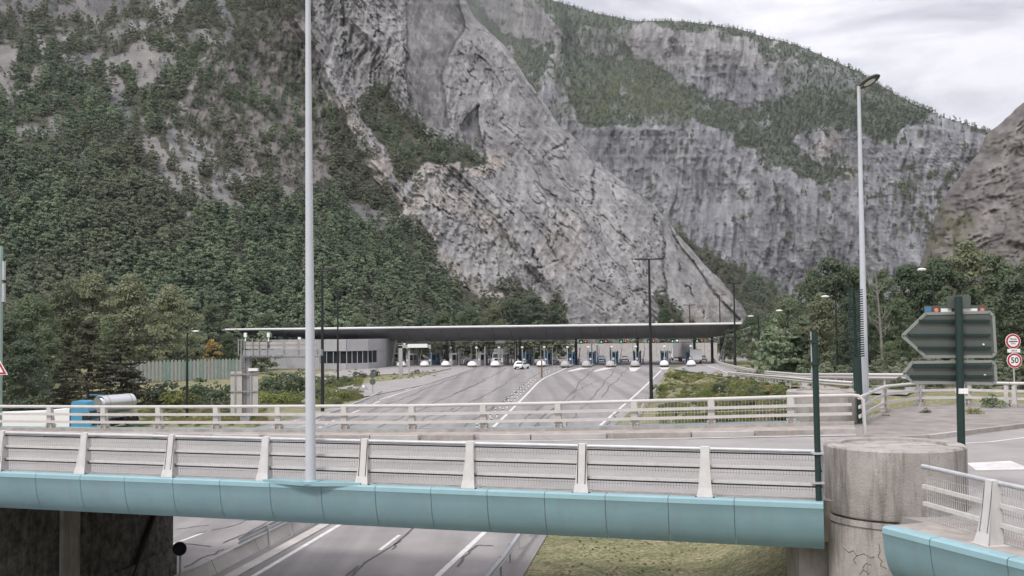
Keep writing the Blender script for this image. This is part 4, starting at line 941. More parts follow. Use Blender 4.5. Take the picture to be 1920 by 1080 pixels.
# ================================================================== RAILINGS
Zv = Vector((0, 0, 1))
def post_near_mesh():
    """white tapered post: side plates wide at the foot, front web; local x along the rail, -y outward"""
    mb = MB(); h = 1.02
    pr = [(-.15, 0, .30), (.05, 0, .0)]
    def plate(x0, x1):
        b = [(x0, -.24, -.02), (x0, .10, -.02), (x0, .07, h), (x0, -.06, h), (x0, -.13, h * .5), (x0, -.19, h * .18)]
        mb.prism(b, (x1 - x0, 0, 0))
    plate(-.095, -.075); plate(.075, .095)
    fr = [[(-.17, -.245, -.02), (.17, -.245, -.02)], [(-.135, -.19, h * .18), (.135, -.19, h * .18)], [(-.11, -.13, h * .5), (.11, -.13, h * .5)], [(-.085, -.06, h), (.085, -.06, h)], [(-.085, .07, h + .005), (.085, .07, h + .005)]]
    mb.loft(fr); mb.box(-.20, -.26, -.03, .20, .12, 0.0)
    me = bpy.data.meshes.new('post'); me.from_pydata(mb.v, [], mb.f); me.materials.append(M['rail_white']); return me
def post_far_mesh():
    mb = MB(); h = .90
    mb.loft([[(-.13, .0, 0), (.13, .0, 0)], [(-.12, -.03, .16), (.12, -.03, .16)], [(-.105, -.05, h * .6), (.105, -.05, h * .6)], [(-.10, -.06, h), (.10, -.06, h)], [(-.10, .06, h), (.10, .06, h)], [(-.13, .22, 0), (.13, .22, 0)]])
    for x in (-.11, .11): mb.prism([(x, 0, 0), (x, .22, 0), (x, .06, h), (x, -.05, h)], (.012, 0, 0))
    for x in (-.15, .07): mb.box(x, -.08, .10, x + .08, .24, .14)
    for x in (-.13, .09): mb.box(x, -.06, -.02, x + .04, .0, .10)
    me = bpy.data.meshes.new('post'); me.from_pydata(mb.v, [], mb.f); me.materials.append(M['rail_cream']); return me
PM_N, PM_F = post_near_mesh(), post_far_mesh()
bolt_me = bpy.data.meshes.new('bolt'); _b = MB().tube([(0, 0, 0), (0, -.025, 0)], .022, 8); bolt_me.from_pydata(_b.v, [], _b.f); bolt_me.materials.append(M['steel_grey'])
def put(me, name, loc, rz, parent, sc=None):
    o = bpy.data.objects.new(name, me); COL.objects.link(o); o.parent = parent; o.location = Vector(loc) - Vector(parent.location); o.rotation_euler = (0, 0, rz)
    if sc: o.scale = sc
    return o
def mesh_bay(a, b, z0, z1, off, name, parent, sp=.062, hs=7, w=.007, matn='rail_white'):
    d = (b - a); L_ = d.length; d = d.normalized(); mb = MB(); n = int(L_ / sp)
    for k in range(n + 1):
        p = a + d * (L_ * k / n) + off; mb.bar(p + Zv * z0, p + Zv * z1, w, w, up=d)
    for k in range(hs):
        z = z0 + (z1 - z0) * k / (hs - 1); mb.bar(a + off * 1.02 + Zv * z, b + off * 1.02 + Zv * z, w, w * 1.2)
    return sub(mb, name, matn, parent)
rz_n = math.atan2(dn.y, dn.x)
NP = [-150, 5, 160, 323, 500, 685, 883, 1093, 1323]
nr_ = empty('bridge_railing', near_pt(5), 0, 'near white railing with wire mesh along the teal edged side of the bridge', 'railing')
npos = [near_pt(p) for p in NP]; npos = [npos[0] - dn * 2.55 * 2, npos[0] - dn * 2.55] + npos
for p in npos:
    po_ = put(PM_N, 'post', p, rz_n, nr_)
    for z in (.30, .60, .93):
        q = bpy.data.objects.new('bolt', bolt_me); COL.objects.link(q); q.parent = po_; q.location = (.11, -.03, z)
ends = npos + [near_pt(1543)]
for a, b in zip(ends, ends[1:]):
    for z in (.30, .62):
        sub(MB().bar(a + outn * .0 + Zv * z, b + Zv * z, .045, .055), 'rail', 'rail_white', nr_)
        sub(MB().bar(a + outn * .01 + Zv * (z - .045), b + outn * .01 + Zv * (z - .045), .03, .028), 'shade_strip', 'black_pole', nr_)  # dark bar standing in for the shade line under each rail
    sub(MB().bar(a + outn * .01 + Zv * .90, b + outn * .01 + Zv * .90, .03, .028), 'shade_strip', 'black_pole', nr_)
    sub(MB().tube([a + Zv * .97, b + Zv * .97], .042, 10), 'top_rail', 'galvanised', nr_, True)
    g = dn * .12
    mesh_bay(a + g, b - (g if b is not ends[-1] else g * .2), .03, .93, -outn * .075, 'wire_mesh', nr_)
sub(MB().tube([near_pt(1543) + Zv * .97, near_pt(1543) + Zv * .02], .03, 8), 'end_upright', 'galvanised', nr_)
# far railing
rz_f = math.atan2(df.y, df.x)
FP = [-110, -10, 93, 194, 297, 405, 521, 645, 772, 906, 1046, 1189, 1333, 1482]
fr_ = empty('bridge_railing', far_pt(93), 0, 'far cream railing with three long rails on the other side of the bridge', 'railing')
for p in FP: put(PM_F, 'post', far_pt(p, .10), rz_f, fr_, (1, 1, .93))
fe = FP + [1596]
for a, b in zip(fe, fe[1:]):
    A, B = far_pt(a), far_pt(b)
    sub(MB().tube([A + Zv * .95, B + Zv * .95], .062, 10), 'top_rail', 'rail_cream', fr_, True)
    for z in (.36, .66): sub(MB().bar(A - outf * .10 + Zv * z, B - outf * .10 + Zv * z, .07, .095), 'rail', 'rail_cream', fr_)
    if a >= 1189 and a < 1480: mesh_bay(A, B, .16, .88, outf * .10, 'wire_mesh', fr_, sp=.11, hs=3, w=.011)
E = far_pt(1596); sub(MB().tube([E + Zv * .95, E + Zv * .93 + df * .22, E + Zv * .8 + df * .36, E - Zv * .3 + df * .40], .06, 10), 'end_hoop', 'rail_cream', fr_, True)
# side-span railing (close, lower right)
r3a = onz(1733, 976, 5.52); r3b = onz(1925, 1036, 5.52); d3 = (r3b - r3a).normalized(); out3 = out2
sr = empty('bridge_railing', r3a, 0, 'close white mesh railing running off the right edge above the small teal edge', 'railing')
q0 = r3a; 
tpost = (onz(1842, 1020, 5.52) - r3a).dot(d3)
cuts = [0, tpost, tpost + 2.5, tpost + 5.0, tpost + 7.5]
for a, b in zip(cuts, cuts[1:]):
    A, B = r3a + d3 * a, r3a + d3 * b
    sub(MB().tube([A + Zv * .98, B + Zv * .98], .042, 10), 'top_rail', 'galvanised', sr, True)
    for z in (.31, .62): sub(MB().bar(A + Zv * z, B + Zv * z, .05, .07), 'rail', 'rail_white', sr)
    mesh_bay(A + d3 * .03, B - d3 * .03, .03, .94, -out3 * .07, 'wire_mesh', sr)
for a in cuts[1:]:
    put(PM_N, 'post', r3a + d3 * a + out3 * .06, math.atan2(d3.y, d3.x), sr, (1.15, 1, 1))
# junction railing beyond the paving
jp = [onz(1612, 800, 5.5), onz(1660, 770, 5.5), onz(1728, 761, 5.5), onz(1812, 760, 5.5), onz(1895, 763, 5.5), onz(1990, 764, 5.5)]
jr = empty('road_railing', jp[0], 0, 'white three rail barrier behind the right hand paving', 'railing')
for a, b in zip(jp, jp[1:]):
    for z, h in ((.36, .11), (.70, .11)): sub(MB().bar(a + Zv * z, b + Zv * z, .06, h), 'rail', 'rail_white', jr)
    sub(MB().tube([a + Zv * 1.04, b + Zv * 1.04], .065, 8), 'top_rail', 'rail_white', jr, True)
    m = b; dd = (b - a).normalized()
    for q in (-.16, .16): put(PM_F, 'post', m + dd * q, math.atan2(dd.y, dd.x), jr, (.8, 1, 1.05))
# steel guardrails
def guardrail(P, label, post_sp=4.0, beam_z=.62, h=.31, faces=1, matn='galvanised', name='guardrail', zoff=0.0, wood=False):
    g = empty(name, P[0], 0, label, 'guardrail'); Q = []
    for a, b in zip(P, P[1:]):
        n = max(1, int(round((b - a).length / post_sp)))
        for k in range(n): Q.append(a.lerp(b, k / n))
    Q.append(P[-1])
    for a, b in zip(Q, Q[1:]):
        d = (b - a).normalized(); s = d.cross(Zv).normalized()
        prof = [(.0, -.5), (.04, -.42), (.085, -.3), (.085, -.2), (.02, -.08), (.02, .08), (.085, .2), (.085, .3), (.04, .42), (0, .5)]
        sec = [[p + s * o + Zv * (beam_z + z * h) for o, z in prof] for p in (a, b)]
        m = MB().loft(sec); m.loft([[p + s * (o - .012) + Zv * (beam_z + z * h) for o, z in reversed(prof)] for p in (a, b)])
        sub(m, 'beam', matn, g)
        sub(MB().bar(a - s * .07 - Zv * .2, a - s * .07 + Zv * (beam_z + .12), .08, .10, up=d), 'post', matn, g)
    return g
guardrail([onroad(1009, 984) + Vector((.1, 0, 0)), onroad(975, 1030), onroad(943, 1080), onroad(905, 1130)][::-1], 'steel guardrail on the right verge below the bridge', 2.6)
mg = empty('median_barrier', (0, 0, 0), 0, 'concrete median barrier with steel rail on top under the bridge', 'barrier')
ma, mbb = onroad(597, 968), onroad(300, 1122); dm = (mbb - ma).normalized(); sm = Vector((-dm.y, dm.x, 0))
for k in range(8):
    a = ma + dm * (k * 4.0 - 8); b = a + dm * 3.96
    MB().loft([[p + sm * o + Zv * z for o, z in ((-.32, 0), (-.26, .12), (-.12, .42), (-.10, .50), (.10, .50), (.12, .42), (.26, .12), (.32, 0))] for p in (a, b)], True).build('barrier_block', M['pale_concrete'], mg)
guardrail([ma - dm * 6 - sm * .5 * (1 if sm.x < 0 else -1), onroad(428, 1052) - sm * .5 * (1 if sm.x < 0 else -1) + Vector((0, 0, 0))], 'steel median guardrail beside the concrete blocks under the bridge', 2.5, .8)
MB().bar(ma - dm * 8 + Zv * .02 - sm * 1.1 * (1 if sm.x < 0 else -1), mbb + Zv * .02 - sm * 1.1 * (1 if sm.x < 0 else -1), .5, .05).build('gutter', M['pale_concrete'], mg)
# ================================================================== TALL POLES AND LAMPS
ORD = ['leftmost', 'second from left', 'third from left', 'fourth from left', 'fifth from left', 'sixth from left', 'seventh from left', 'eighth from left', 'ninth from left', 'tenth from left', 'eleventh from left', 'twelfth from left', 'thirteenth from left']
b0 = near_pt(596) + outn * .34
pole = empty('street_lamp', b0, 0, 'very tall pale grey pole on the teal bridge edge, rising out of the picture', 'street lamp', None)
lean = Vector((-.045, 0, 0))
MB().tube([(0, 0, 0), Vector((0, 0, 11.5)) + lean, Vector((0, 0, 14.6)) + lean * 1.3], [.125, .060, .048], 20).build('pole', M['pole_grey'], pole, True)
MB().lathe([(.20, -.0), (.20, .06), (.14, .08)], 20).build('base_flange', M['teal_light'], pole, True)
def lamp_disc(parent, c):
    mb = MB(); mb.lathe([(.02, .20), (.22, .18), (.42, .08), (.47, .0), (.44, -.03), (.05, -.03)], 28)
    o = mb.build('lamp_head', M['lamp_dark'], parent, True); o.location = c; o.rotation_euler = (R(-14), R(-24), 0); o.scale = (1.0, 1.0, .8)
    g = MB().lathe([(.24, -.045), (.24, -.035)], 24).build('lens', M['lampglass'], o); return o
lamp_disc(pole, (.6, 0, 14.7))
MB().tube([Vector((0, 0, 14.5)) + lean, (.5, 0, 14.65)], .035, 8).build('bracket', M['pole_grey'], pole)
p2 = at(1622, 733, 39.5); t2 = at(1610, 162, 39.5); hgt = t2.z - 5.4
pole2 = empty('street_lamp', (p2.x, p2.y, 5.4), 0, 'tall pale grey lamp post with a tilted disc head on the right', 'street lamp')
MB().tube([(0, 0, 0), (t2.x - p2.x, 0, hgt)], [.15, .062], 18).build('pole', M['pole_grey'], pole2, True)
MB().tube([(t2.x - p2.x, 0, hgt - .05), (t2.x - p2.x + .22, 0, hgt + .12)], .045, 8).build('bracket', M['steel_grey'], pole2)
lamp_disc(pole2, (t2.x - p2.x + .42, 0, hgt + .18))
def mast(px, ytop, ybase, Y, label, head='double', col='black_pole', r=.10, hs=1.0):
    t = at(px, ytop, Y); b = at(px + (ybase - ytop) * (.011 + (px - 960) * 2.2e-5), ybase, Y); zb = min(b.z, ground(b.x, Y))
    if ybase < 700: zb = ground(b.x, Y)
    g = empty('lamp_post', (b.x, Y, zb), 0, label, 'lamp post', 'lamp posts round the toll plaza'); h = t.z - zb
    MB().tube([(0, 0, 0), (0, 0, h)], [r * 1.3, r * .7], 10).build('pole', M[col], g, True)
    if head == 'double':
        MB().tube([(-.9 * hs, 0, h), (.9 * hs, 0, h)], r * .5, 6).build('cross_arm', M[col], g)
        for s in (-1, 1): MB().frame_box((s * 1.1 * hs, 0, h + .02), Vector((1, 0, 0)), Vector((0, 1, 0)), Zv, .42 * hs, .18, .08).build('lamp_head', M[col], g)
    elif head in ('left', 'right'):
        s = -1 if head == 'left' else 1
        MB().tube([(0, 0, h - .3), (s * .5 * hs, 0, h + .05), (s * 1.0 * hs, 0, h + .12)], r * .45, 6).build('arm', M[col], g)
        hd = MB().lathe([(.05, -.10), (.32, -.08), (.36, .02), (.22, .12), (.03, .15)], 12, (0, 0, 0)).build('lamp_head', M['lampglass'], g, True)
        hd.location = (s * 1.25 * hs, 0, h + .10); hd.scale = (1.5 * hs, .8, .8)
    return g
mast(604, 508, 752, 112, 'black lamp post just right of the very tall grey pole', r=.16, hs=1.0)
mast(633, 545, 697, 168, 'black lamp post in front of the toll office windows', r=.14)
mast(351, 623, 765, 120, 'black lamp post with a white head left of the grey sign gantry', 'right', r=.14, hs=.8)
mast(1217, 486, 752, 118, 'tall black twin headed lamp post beside the grass island', r=.17, hs=1.1)
mast(1376, 531, 692, 175, 'tall dark lamp post at the right end of the canopy', r=.15, hs=.9)
mast(1422, 594, 702, 150, 'short lamp post with a white head on the ramp verge nearest the canopy', 'left', r=.12, hs=.9)
mast(1477, 584, 716, 118, 'lamp post with a white head in front of the pale crowned tree', 'left', r=.10, hs=.8)
mast(1567, 558, 720, 96, 'dark lamp post with a white head in front of the dense right hand trees', 'left', r=.09, hs=.8)
mast(1749, 508, 720, 72, 'dark lamp post with a long bracket above the arrow sign', 'left', r=.07, hs=.62)
mast(1293, 572, 604, 262, 'small twin headed lamp post behind the canopy below the smooth slab', r=.16, hs=1.1)
mast(1349, 553, 602, 268, 'dark twin headed lamp post behind the right end of the canopy', r=.16, hs=1.1)
mast(851, 572, 612, 258, 'thin lamp post behind the canopy in front of the wood', r=.14, hs=.8)
# green pole at the left edge with sign edge
gp = at(0, 618, 60); gt = at(-1, 462, 60); g = empty('antenna_mast', (gp.x, 60, ground(gp.x, 60)), 0, 'pale green mast cut by the left edge of the picture', 'mast')
MB().tube([(0, 0, 0), (0, 0, gt.z - ground(gp.x, 60))], [.20, .12], 12).build('pole', M['slat_green'], g, True)
for z in (1.0, 2.3): MB().box(.12, -.1, gt.z - g.location.z - z - 1.0, .26, .1, gt.z - g.location.z - z + .1).build('antenna_panel', M['galvanised'], g)
# triangular warning sign at the left edge
wp = at(-8, 690, 34); g = empty('warning_sign', (wp.x, 34, 5.4), 0, 'triangular warning sign with a red border cut by the left edge', 'road sign'); h = wp.z - 5.4
MB().tube([(0, .05, -.3), (0, .05, h + .4)], .04, 8).build('post', M['galvanised'], g)
def tri(s, y): return [(-s, y, h - s * .577), (s, y, h - s * .577), (0, y, h + s * 1.155)]
MB().prism(tri(.40, -.0), (0, .03, 0)).build('plate', M['white'], g); MB().prism(tri(.365, -.006), (0, .004, 0)).build('border', M['red'], g); MB().prism(tri(.26, -.012), (0, .004, 0)).build('face', M['white'], g)

# ================================================================== SIGNS ON THE RIGHT
sg = at(1803, 885, 21.6); SZ = 5.45; SY = sg.y
def P3(px, py): p = at(px, py, SY); return p
g = empty('direction_sign', (sg.x, SY, SZ), 0, 'dark green post carrying the grey backs of two arrow shaped direction signs', 'direction sign')
ptop = P3(1797, 556); MB().tube([Vector((0, 0, 0)), ptop - g.location], .082, 14).build('post', M['dark_green'], g, True)
def plate(pts, y, th, name, matn, parent):
    mb = MB(); mb.prism([P3(*p) - g.location + Vector((0, y, 0)) for p in pts], (0, th, 0)); return mb.build(name, M[matn], parent)
A1 = [(1697, 630), (1741, 588), (1862, 585), (1869, 592), (1873, 662), (1867, 669), (1741, 669)]
A2 = [(1699, 701), (1716, 680), (1866, 678), (1872, 684), (1874, 716), (1868, 720), (1716, 717)]
for k, A in enumerate((A1, A2)):
    rim = plate(A, .16, .035, 'arrow_panel', 'sign_back', g)
    cx = sum(p[0] for p in A) / len(A); cy = sum(p[1] for p in A) / len(A)
    for a, b in zip(A, A[1:] + A[:1]):
        pa, pb_ = P3(*a) - g.location, P3(*b) - g.location
        MB().bar(pa + Vector((0, .155, 0)), pb_ + Vector((0, .155, 0)), .06, .022, up=Vector((0, 1, 0))).build('rim', M['sign_rim'], rim)
for y, x0, x1 in ((602, 1728, 1861), (629, 1708, 1862), (653, 1726, 1863)): plate([(x0, y - 3), (x1, y - 3), (x1, y + 2), (x0, y + 2)], .10, .06, 'stiffener', 'dark_green', g)
for y, x0, x1 in ((687, 1716, 1864), (707, 1712, 1866)): plate([(x0, y - 3), (x1, y - 3), (x1, y + 2), (x0, y + 2)], .10, .06, 'stiffener', 'dark_green', g)
plate([(1783, 555), (1822, 551), (1826, 556), (1826, 578), (1783, 578)], .14, .03, 'small_panel', 'sign_back', g)
plate([(1741, 573), (1859, 572), (1860, 590), (1741, 590)], .20, .03, 'number_panel_backing', 'sign_back', g)
plate([(1741, 575), (1753, 575), (1753, 588), (1741, 588)], .185, .012, 'blue_panel', 'blue', g)
for x in (1755, 1842): 
    plate([(x, 574), (x + 14, 574), (x + 14, 588), (x, 588)], .180, .015, 'lamp_housing', 'rust', g)
    c = P3(x + 7, 581) - g.location + Vector((0, .17, 0)); MB().tube([c, c + Vector((0, .01, 0))], .045, 14).build('red_reflector', M['pinkred'], g)
for x0, x1 in ((1771, 1791), (1803, 1840)): plate([(x0, 578), (x1, 578), (x1, 587), (x0, 587)], .182, .012, 'white_strip', 'white', g)
for y, w in ((733, 9),): plate([(1795, y - 5), (1812, y - 5), (1812, y + 5), (1795, y + 5)], -.09, .18, 'clamp', 'white', g)
for x, y in ((1850, 646), (1853, 704)): c = P3(x, y) - g.location + Vector((0, .14, 0)); MB().tube([c, c + Vector((0, .02, 0))], .022, 8).build('bolt', M['white'], g)
# thin sign post on the near railing with a sign seen edge-on
q = near_pt(1534) + outn * .12; g = empty('sign_post', q, 0, 'dark green post with an edge on sign at the right end of the near railing', 'sign post'); e = at(1527, 622, q.y) - q
MB().tube([(0, 0, -.05), e], .062, 14).build('post', M['dark_green'], g, True)
e2 = at(1521, 622, q.y) - q; e3 = at(1523, 712, q.y) - q
MB().prism([e2 + Vector((-.02, 0, 0)), e2 + Vector((.018, 0, 0)), e3 + Vector((.018, 0, 0)), e3 + Vector((-.02, 0, 0))], (.03, .10, 0)).build('sign_edge', M['galvanised'], g)
for z in (.36, .95): MB().box(-.12, -.09, z - .02, .10, .09, z + .02).build('clamp', M['galvanised'], g)
for z in (2.75, 3.2): MB().box(-.10, -.07, z - .03, .07, .07, z + .03).build('clamp', M['dark_green'], g)
# louvred sign (seen from its edge) on a green post
lp = at(1611, 770, 38.0); g = empty('louvred_sign', (lp.x, 38.0, 5.4), 0, 'dark green louvred panel on a post beside the tall lamp post', 'sign'); s_ = 38.0 / F
MB().tube([(0, 0, 0), (-.04, 0, at(1608, 670, 38).z - 5.4)], .16, 12).build('post', M['dark_green'], g, True)
z0_, z1_ = at(1608, 670, 38).z - 5.4, at(1607, 542, 38).z - 5.4
MB().tube([(-.05, .02, z0_), (-.09, .02, z1_)], .05, 8).build('mast', M['dark_green'], g)
for k in range(30):
    z = z0_ + (z1_ - z0_) * (k + .5) / 30
    MB().frame_box((-.21, 0, z), Vector((1, 0, -.10)).normalized(), Vector((0, 1, 0)), Zv, .11, .06, .022).build('louvre', M['dark_green'], g)
    MB().frame_box((.09, 0, z), Vector((1, 0, .10)).normalized(), Vector((0, 1, 0)), Zv, .14, .08, .022).build('louvre', M['dark_green'], g)
# round signs with lettering
def text(s, size, parent, loc, matn, name='lettering'):
    cu = bpy.data.curves.new(name, 'FONT'); cu.body = s; cu.size = size; cu.align_x = 'CENTER'; cu.align_y = 'CENTER'; cu.extrude = .001; cu.offset = size * .018
    o = bpy.data.objects.new(name, cu); COL.objects.link(o); me = bpy.data.meshes.new_from_object(o); bpy.data.objects.remove(o)
    me.materials.clear(); me.materials.append(M[matn]); o = bpy.data.objects.new(name, me); COL.objects.link(o); o.parent = parent; o.location = loc; o.rotation_euler = (R(90), 0, 0); return o
Yr = 56; r1 = at(1899.5, 640, Yr); g = empty('speed_limit_sign', (r1.x, Yr, 5.3), 0, 'round red ringed toll sign over a 50 speed limit sign at the right edge', 'road sign'); hz = r1.z - 5.3; sc = Yr / F
MB().tube([(.03, .06, 0), (.0, .06, hz + .2)], .04, 8).build('post', M['galvanised'], g)
def disc(cx, cz, r, kind):
    c = Vector((cx, 0, cz))
    d = MB().tube([c, c + Vector((0, .03, 0))], r, 36).build('round_plate', M['white'], g)
    MB().tube([c + Vector((0, -.008, 0)), c + Vector((0, -.002, 0))], r * .94, 36).build('red_ring', M['red'], d)
    MB().tube([c + Vector((0, -.015, 0)), c + Vector((0, -.010, 0))], r * .70, 36).build('white_face', M['white'], d); return d
d = disc(0, hz, 14.2 * sc, 0); hz2 = at(1901, 676, Yr).z - 5.3; d2_ = disc(.045, hz2, 14.2 * sc, 1)
MB().box(-.24, -.022, hz - .035, .24, -.018, hz + .02).build('bar', M['letter'], d)
text('PÉAGE', .13, d, (0, -.02, hz + .12), 'letter'); text('ZOLL', .12, d, (0, -.02, hz - .12), 'letter')
text('50', .44, d2_, (.045, -.02, hz2), 'letter')
hp = at(1900, 657.5, Yr).z - 5.3; pl = MB().box(-.33, -.02, hp - .10, .37, .01, hp + .10).build('small_plate', M['white'], g); text('150 m', .13, g, (.02, -.03, hp), 'letter')

# ================================================================== SIGN GANTRY (left)
Yg = 100; gb = at(462, 790, Yg); g = empty('sign_gantry', (gb.x, Yg, ground(gb.x, Yg) - .3), 0, 'grey box girder sign gantry with a railed walkway on the left', 'gantry'); O = g.location
def G(px, py): return at(px, py, Yg) - O
def gbox(x0, y0, x1, y1, dy0, dy1, name, matn, parent=None):
    a = G(x0, y1); b = G(x1, y0); mb = MB(); mb.box(a.x, dy0, a.z, b.x, dy1, b.z); return mb.build(name, M[matn], parent or g)
gbox(452, 664, 470, 800, -.45, .45, 'column', 'steel_grey'); gbox(458, 655, 604, 667, -.5, .5, 'girder', 'steel_grey')
gbox(462, 668, 600, 671, -.9, -.55, 'lower_chord', 'steel_grey'); gbox(458, 667, 604, 668.5, -1.1, 1.1, 'walkway', 'galvanised')
for x in (450, 455, 461, 476, 488, 503, 534, 561, 596): gbox(x - .8, 636, x + .8, 667, -.62, -.54, 'rail_post', 'steel_grey')
for y in (637, 645): gbox(450, y - .7, 596, y + .7, -.6, -.55, 'handrail', 'steel_grey')
for x0, x1 in ((463, 475), (477, 487), (489, 502), (508, 533), (536, 560), (563, 596)): gbox(x0, 641, x1, 654, -.50, -.44, 'panel', 'pale_concrete')
for x in (461.5, 504.5, 562.5):
    gbox(x - 1, 632, x + 1, 640, -.3, -.2, 'camera_bracket', 'white'); gbox(x - 2.4, 624 if x < 540 else 632, x + 2.4, 632 if x < 540 else 637, -.4, -.1, 'camera_housing', 'white')
bk = None
for x0, x1 in ((435.5, 443), (445.5, 457), (471.5, 473.5), (475, 487)): gbox(x0, 696, x1, 776, -.62, -.58, 'sign_board', 'pale_concrete')
for x in (444.2, 474.2): gbox(x - 1.1, 696, x + 1.1, 776, -.72, -.63, 'board_frame', 'steel_grey')
for y in (701, 733): gbox(434, y - 1.2, 488, y + 1.2, -.74, -.65, 'board_frame', 'steel_grey')
for k in range(20): gbox(456.5, 674 + k * 5.4, 463, 674.8 + k * 5.4, -.60, -.56, 'ladder_rung', 'sign_back')
for x in (456.5, 463): gbox(x - .5, 670, x + .5, 776, -.6, -.56, 'ladder_rail', 'sign_back')
gbox(470, 690, 487, 695, -.9, -.2, 'equipment_box', 'white')

# ================================================================== TRUCKS AT LOWER LEFT
def wheel(parent, loc, r=.5, w=.3):
    t = MB().lathe([(r * .6, -w / 2), (r * .95, -w / 2), (r, -w * .35), (r, w * .35), (r * .95, w / 2), (r * .6, w / 2)], 20).build('wheel', M['rubber'], parent, True)
    t.location = loc; t.rotation_euler = (R(90), 0, 0); MB().lathe([(.02, -w * .42), (r * .6, -w * .4), (r * .6, w * .4), (.02, w * .42)], 14).build('rim', M['galvanised'], t, True)
def cab(parent, matn, x=0, L_=2.3, h=3.1, w=2.4):
    b = MB().prism([(x, -w / 2, .55), (x + L_, -w / 2, .55), (x + L_, -w / 2, 1.7), (x + L_ - .22, -w / 2, 2.6), (x + L_ - .5, -w / 2, h - .1), (x + L_ - .9, -w / 2, h), (x + .1, -w / 2, h), (x, -w / 2, h - .15)], (0, w, 0)).build('cab', M[matn], parent)
    MB().prism([(x + L_ + .005, -w / 2 + .12, 1.72), (x + L_ + .005, w / 2 - .12, 1.72), (x + L_ - .21, w / 2 - .16, 2.58), (x + L_ - .21, -w / 2 + .16, 2.58)], (.02, 0, 0)).build('windscreen', M['glass_dark'], parent)
    for s in (-1, 1): MB().prism([(x + 1.1, s * (w / 2 + .004), 1.7), (x + L_ - .12, s * (w / 2 + .004), 1.7), (x + L_ - .32, s * (w / 2 + .004), 2.45), (x + 1.1, s * (w / 2 + .004), 2.45)], (0, s * .01, 0)).build('side_window', M['glass_dark'], parent)
    for s in (-.8, .8): MB().box(x + L_, s - .18, .8, x + L_ + .04, s + .18, 1.0).build('headlight', M['lampglass'], parent)
    MB().box(x + L_, -w / 2 + .1, .45, x + L_ + .12, w / 2 - .1, .75).build('bumper', M['steel_grey'], parent)
    MB().box(x + L_, -.7, 1.1, x + L_ + .02, .7, 1.55).build('grille', M['rubber'], parent)
    for s in (-1, 1): MB().box(x + L_ - .1, s * (w / 2 + .08), 1.7, x + L_ + .05, s * (w / 2 + .26), 2.3).build('mirror', M['rubber'], parent)
    return b
Yt = 104; tp = at(170, 800, Yt); zt = -1.0
g = empty('lorry', (at(141, 790, Yt).x, Yt, zt), R(4), 'blue cabbed lorry with a low white trailer behind the far railing', 'lorry')
cab(g, 'truck_blue', 0, 1.95, 3.6); 
mb = MB(); mb.prism([(-.15, -1.25, .9), (-.15, -1.25, 2.9), (-3.2, -1.25, 2.62), (-9.5, -1.25, 2.5), (-9.5, -1.25, .9)], (0, 2.5, 0)); mb.build('trailer', M['white'], g)
MB().box(-9.5, -1.0, .6, .3, 1.0, .9).build('chassis', M['steel_grey'], g)
for x in (.9, -1.0, -6.5, -7.8): 
    for s in (-1.05, 1.05): wheel(g, (x, s, .5))
g = empty('tanker_lorry', (at(190, 780, 112).x, 112, -.75), R(62), 'silver tank trailer parked behind the blue cabbed lorry', 'lorry')
def horiz(r, x0, x1, z, seg=24):
    return MB().tube([(x0, 0, z), (x0 + .2, 0, z), (x1 - .2, 0, z), (x1, 0, z)], [r * .8, r, r, r * .8], seg)
horiz(.98, -.5, 4.2, 2.45).build('tank', M['tank_steel'], g, True)
for x in (.4, 3.4): MB().tube([(x, 0, 2.45), (x + .07, 0, 2.45)], 1.0, 24).build('tank_band', M['steel_grey'], g, True)
MB().box(-.8, -1.0, .95, 4.4, 1.0, 1.25).build('chassis', M['steel_grey'], g); MB().box(-.7, -1.1, 3.45, -.4, 1.1, 3.53).build('top_rail', M['truck_blue'], g)
for x in (.6, 2.6, 3.7):
    for s in (-1.05, 1.05): wheel(g, (x, s, .5))
# service road under them
mb = MB(); mb.v = [(-75, 80, -1.35), (-34, 80, -1.35), (-33, 128, -1.3), (-75, 128, -1.3)]
# ================================================================== NOISE BARRIER and toll office
def slat_wall(pxa, pxb, Y0, Y1, ytop, label):
    a = at(pxa, 700, Y0); b = at(pxb, 700, Y1); zt_ = at((pxa + pxb) / 2, ytop, (Y0 + Y1) / 2).z; g = empty('noise_barrier', (a.x, a.y, 0), 0, label, 'barrier')
    a = Vector((a.x, a.y, 0)); b = Vector((b.x, b.y, 0)); L_ = (b - a).length; d = (b - a).normalized(); n = int(L_ / .7); O = Vector(g.location)
    za = ground(a.x, a.y); MB().bar(a - O + Zv * (zt_ - 1.8), b - O + Zv * (zt_ - 1.8), .06, 3.2).build('backing_board', M['slat_green'], g)
    for k in range(n): c = a + d * (.7 * (k + .5)) - O; MB().frame_box(c + Vector((0, -.09, zt_ - 1.75)), d, Vector((0, 1, 0)), Zv, .18, .05, 1.75 + .15 * rc.random()).build('slat', M['pale_concrete' if rc.random() < .75 else 'slat_green'], g)
slat_wall(200, 452, 168, 186, 676, 'pale green slatted noise barrier behind the left hand trees')
slat_wall(60, 96, 150, 153, 688, 'short stretch of pale slatted barrier glimpsed at far left between trees')
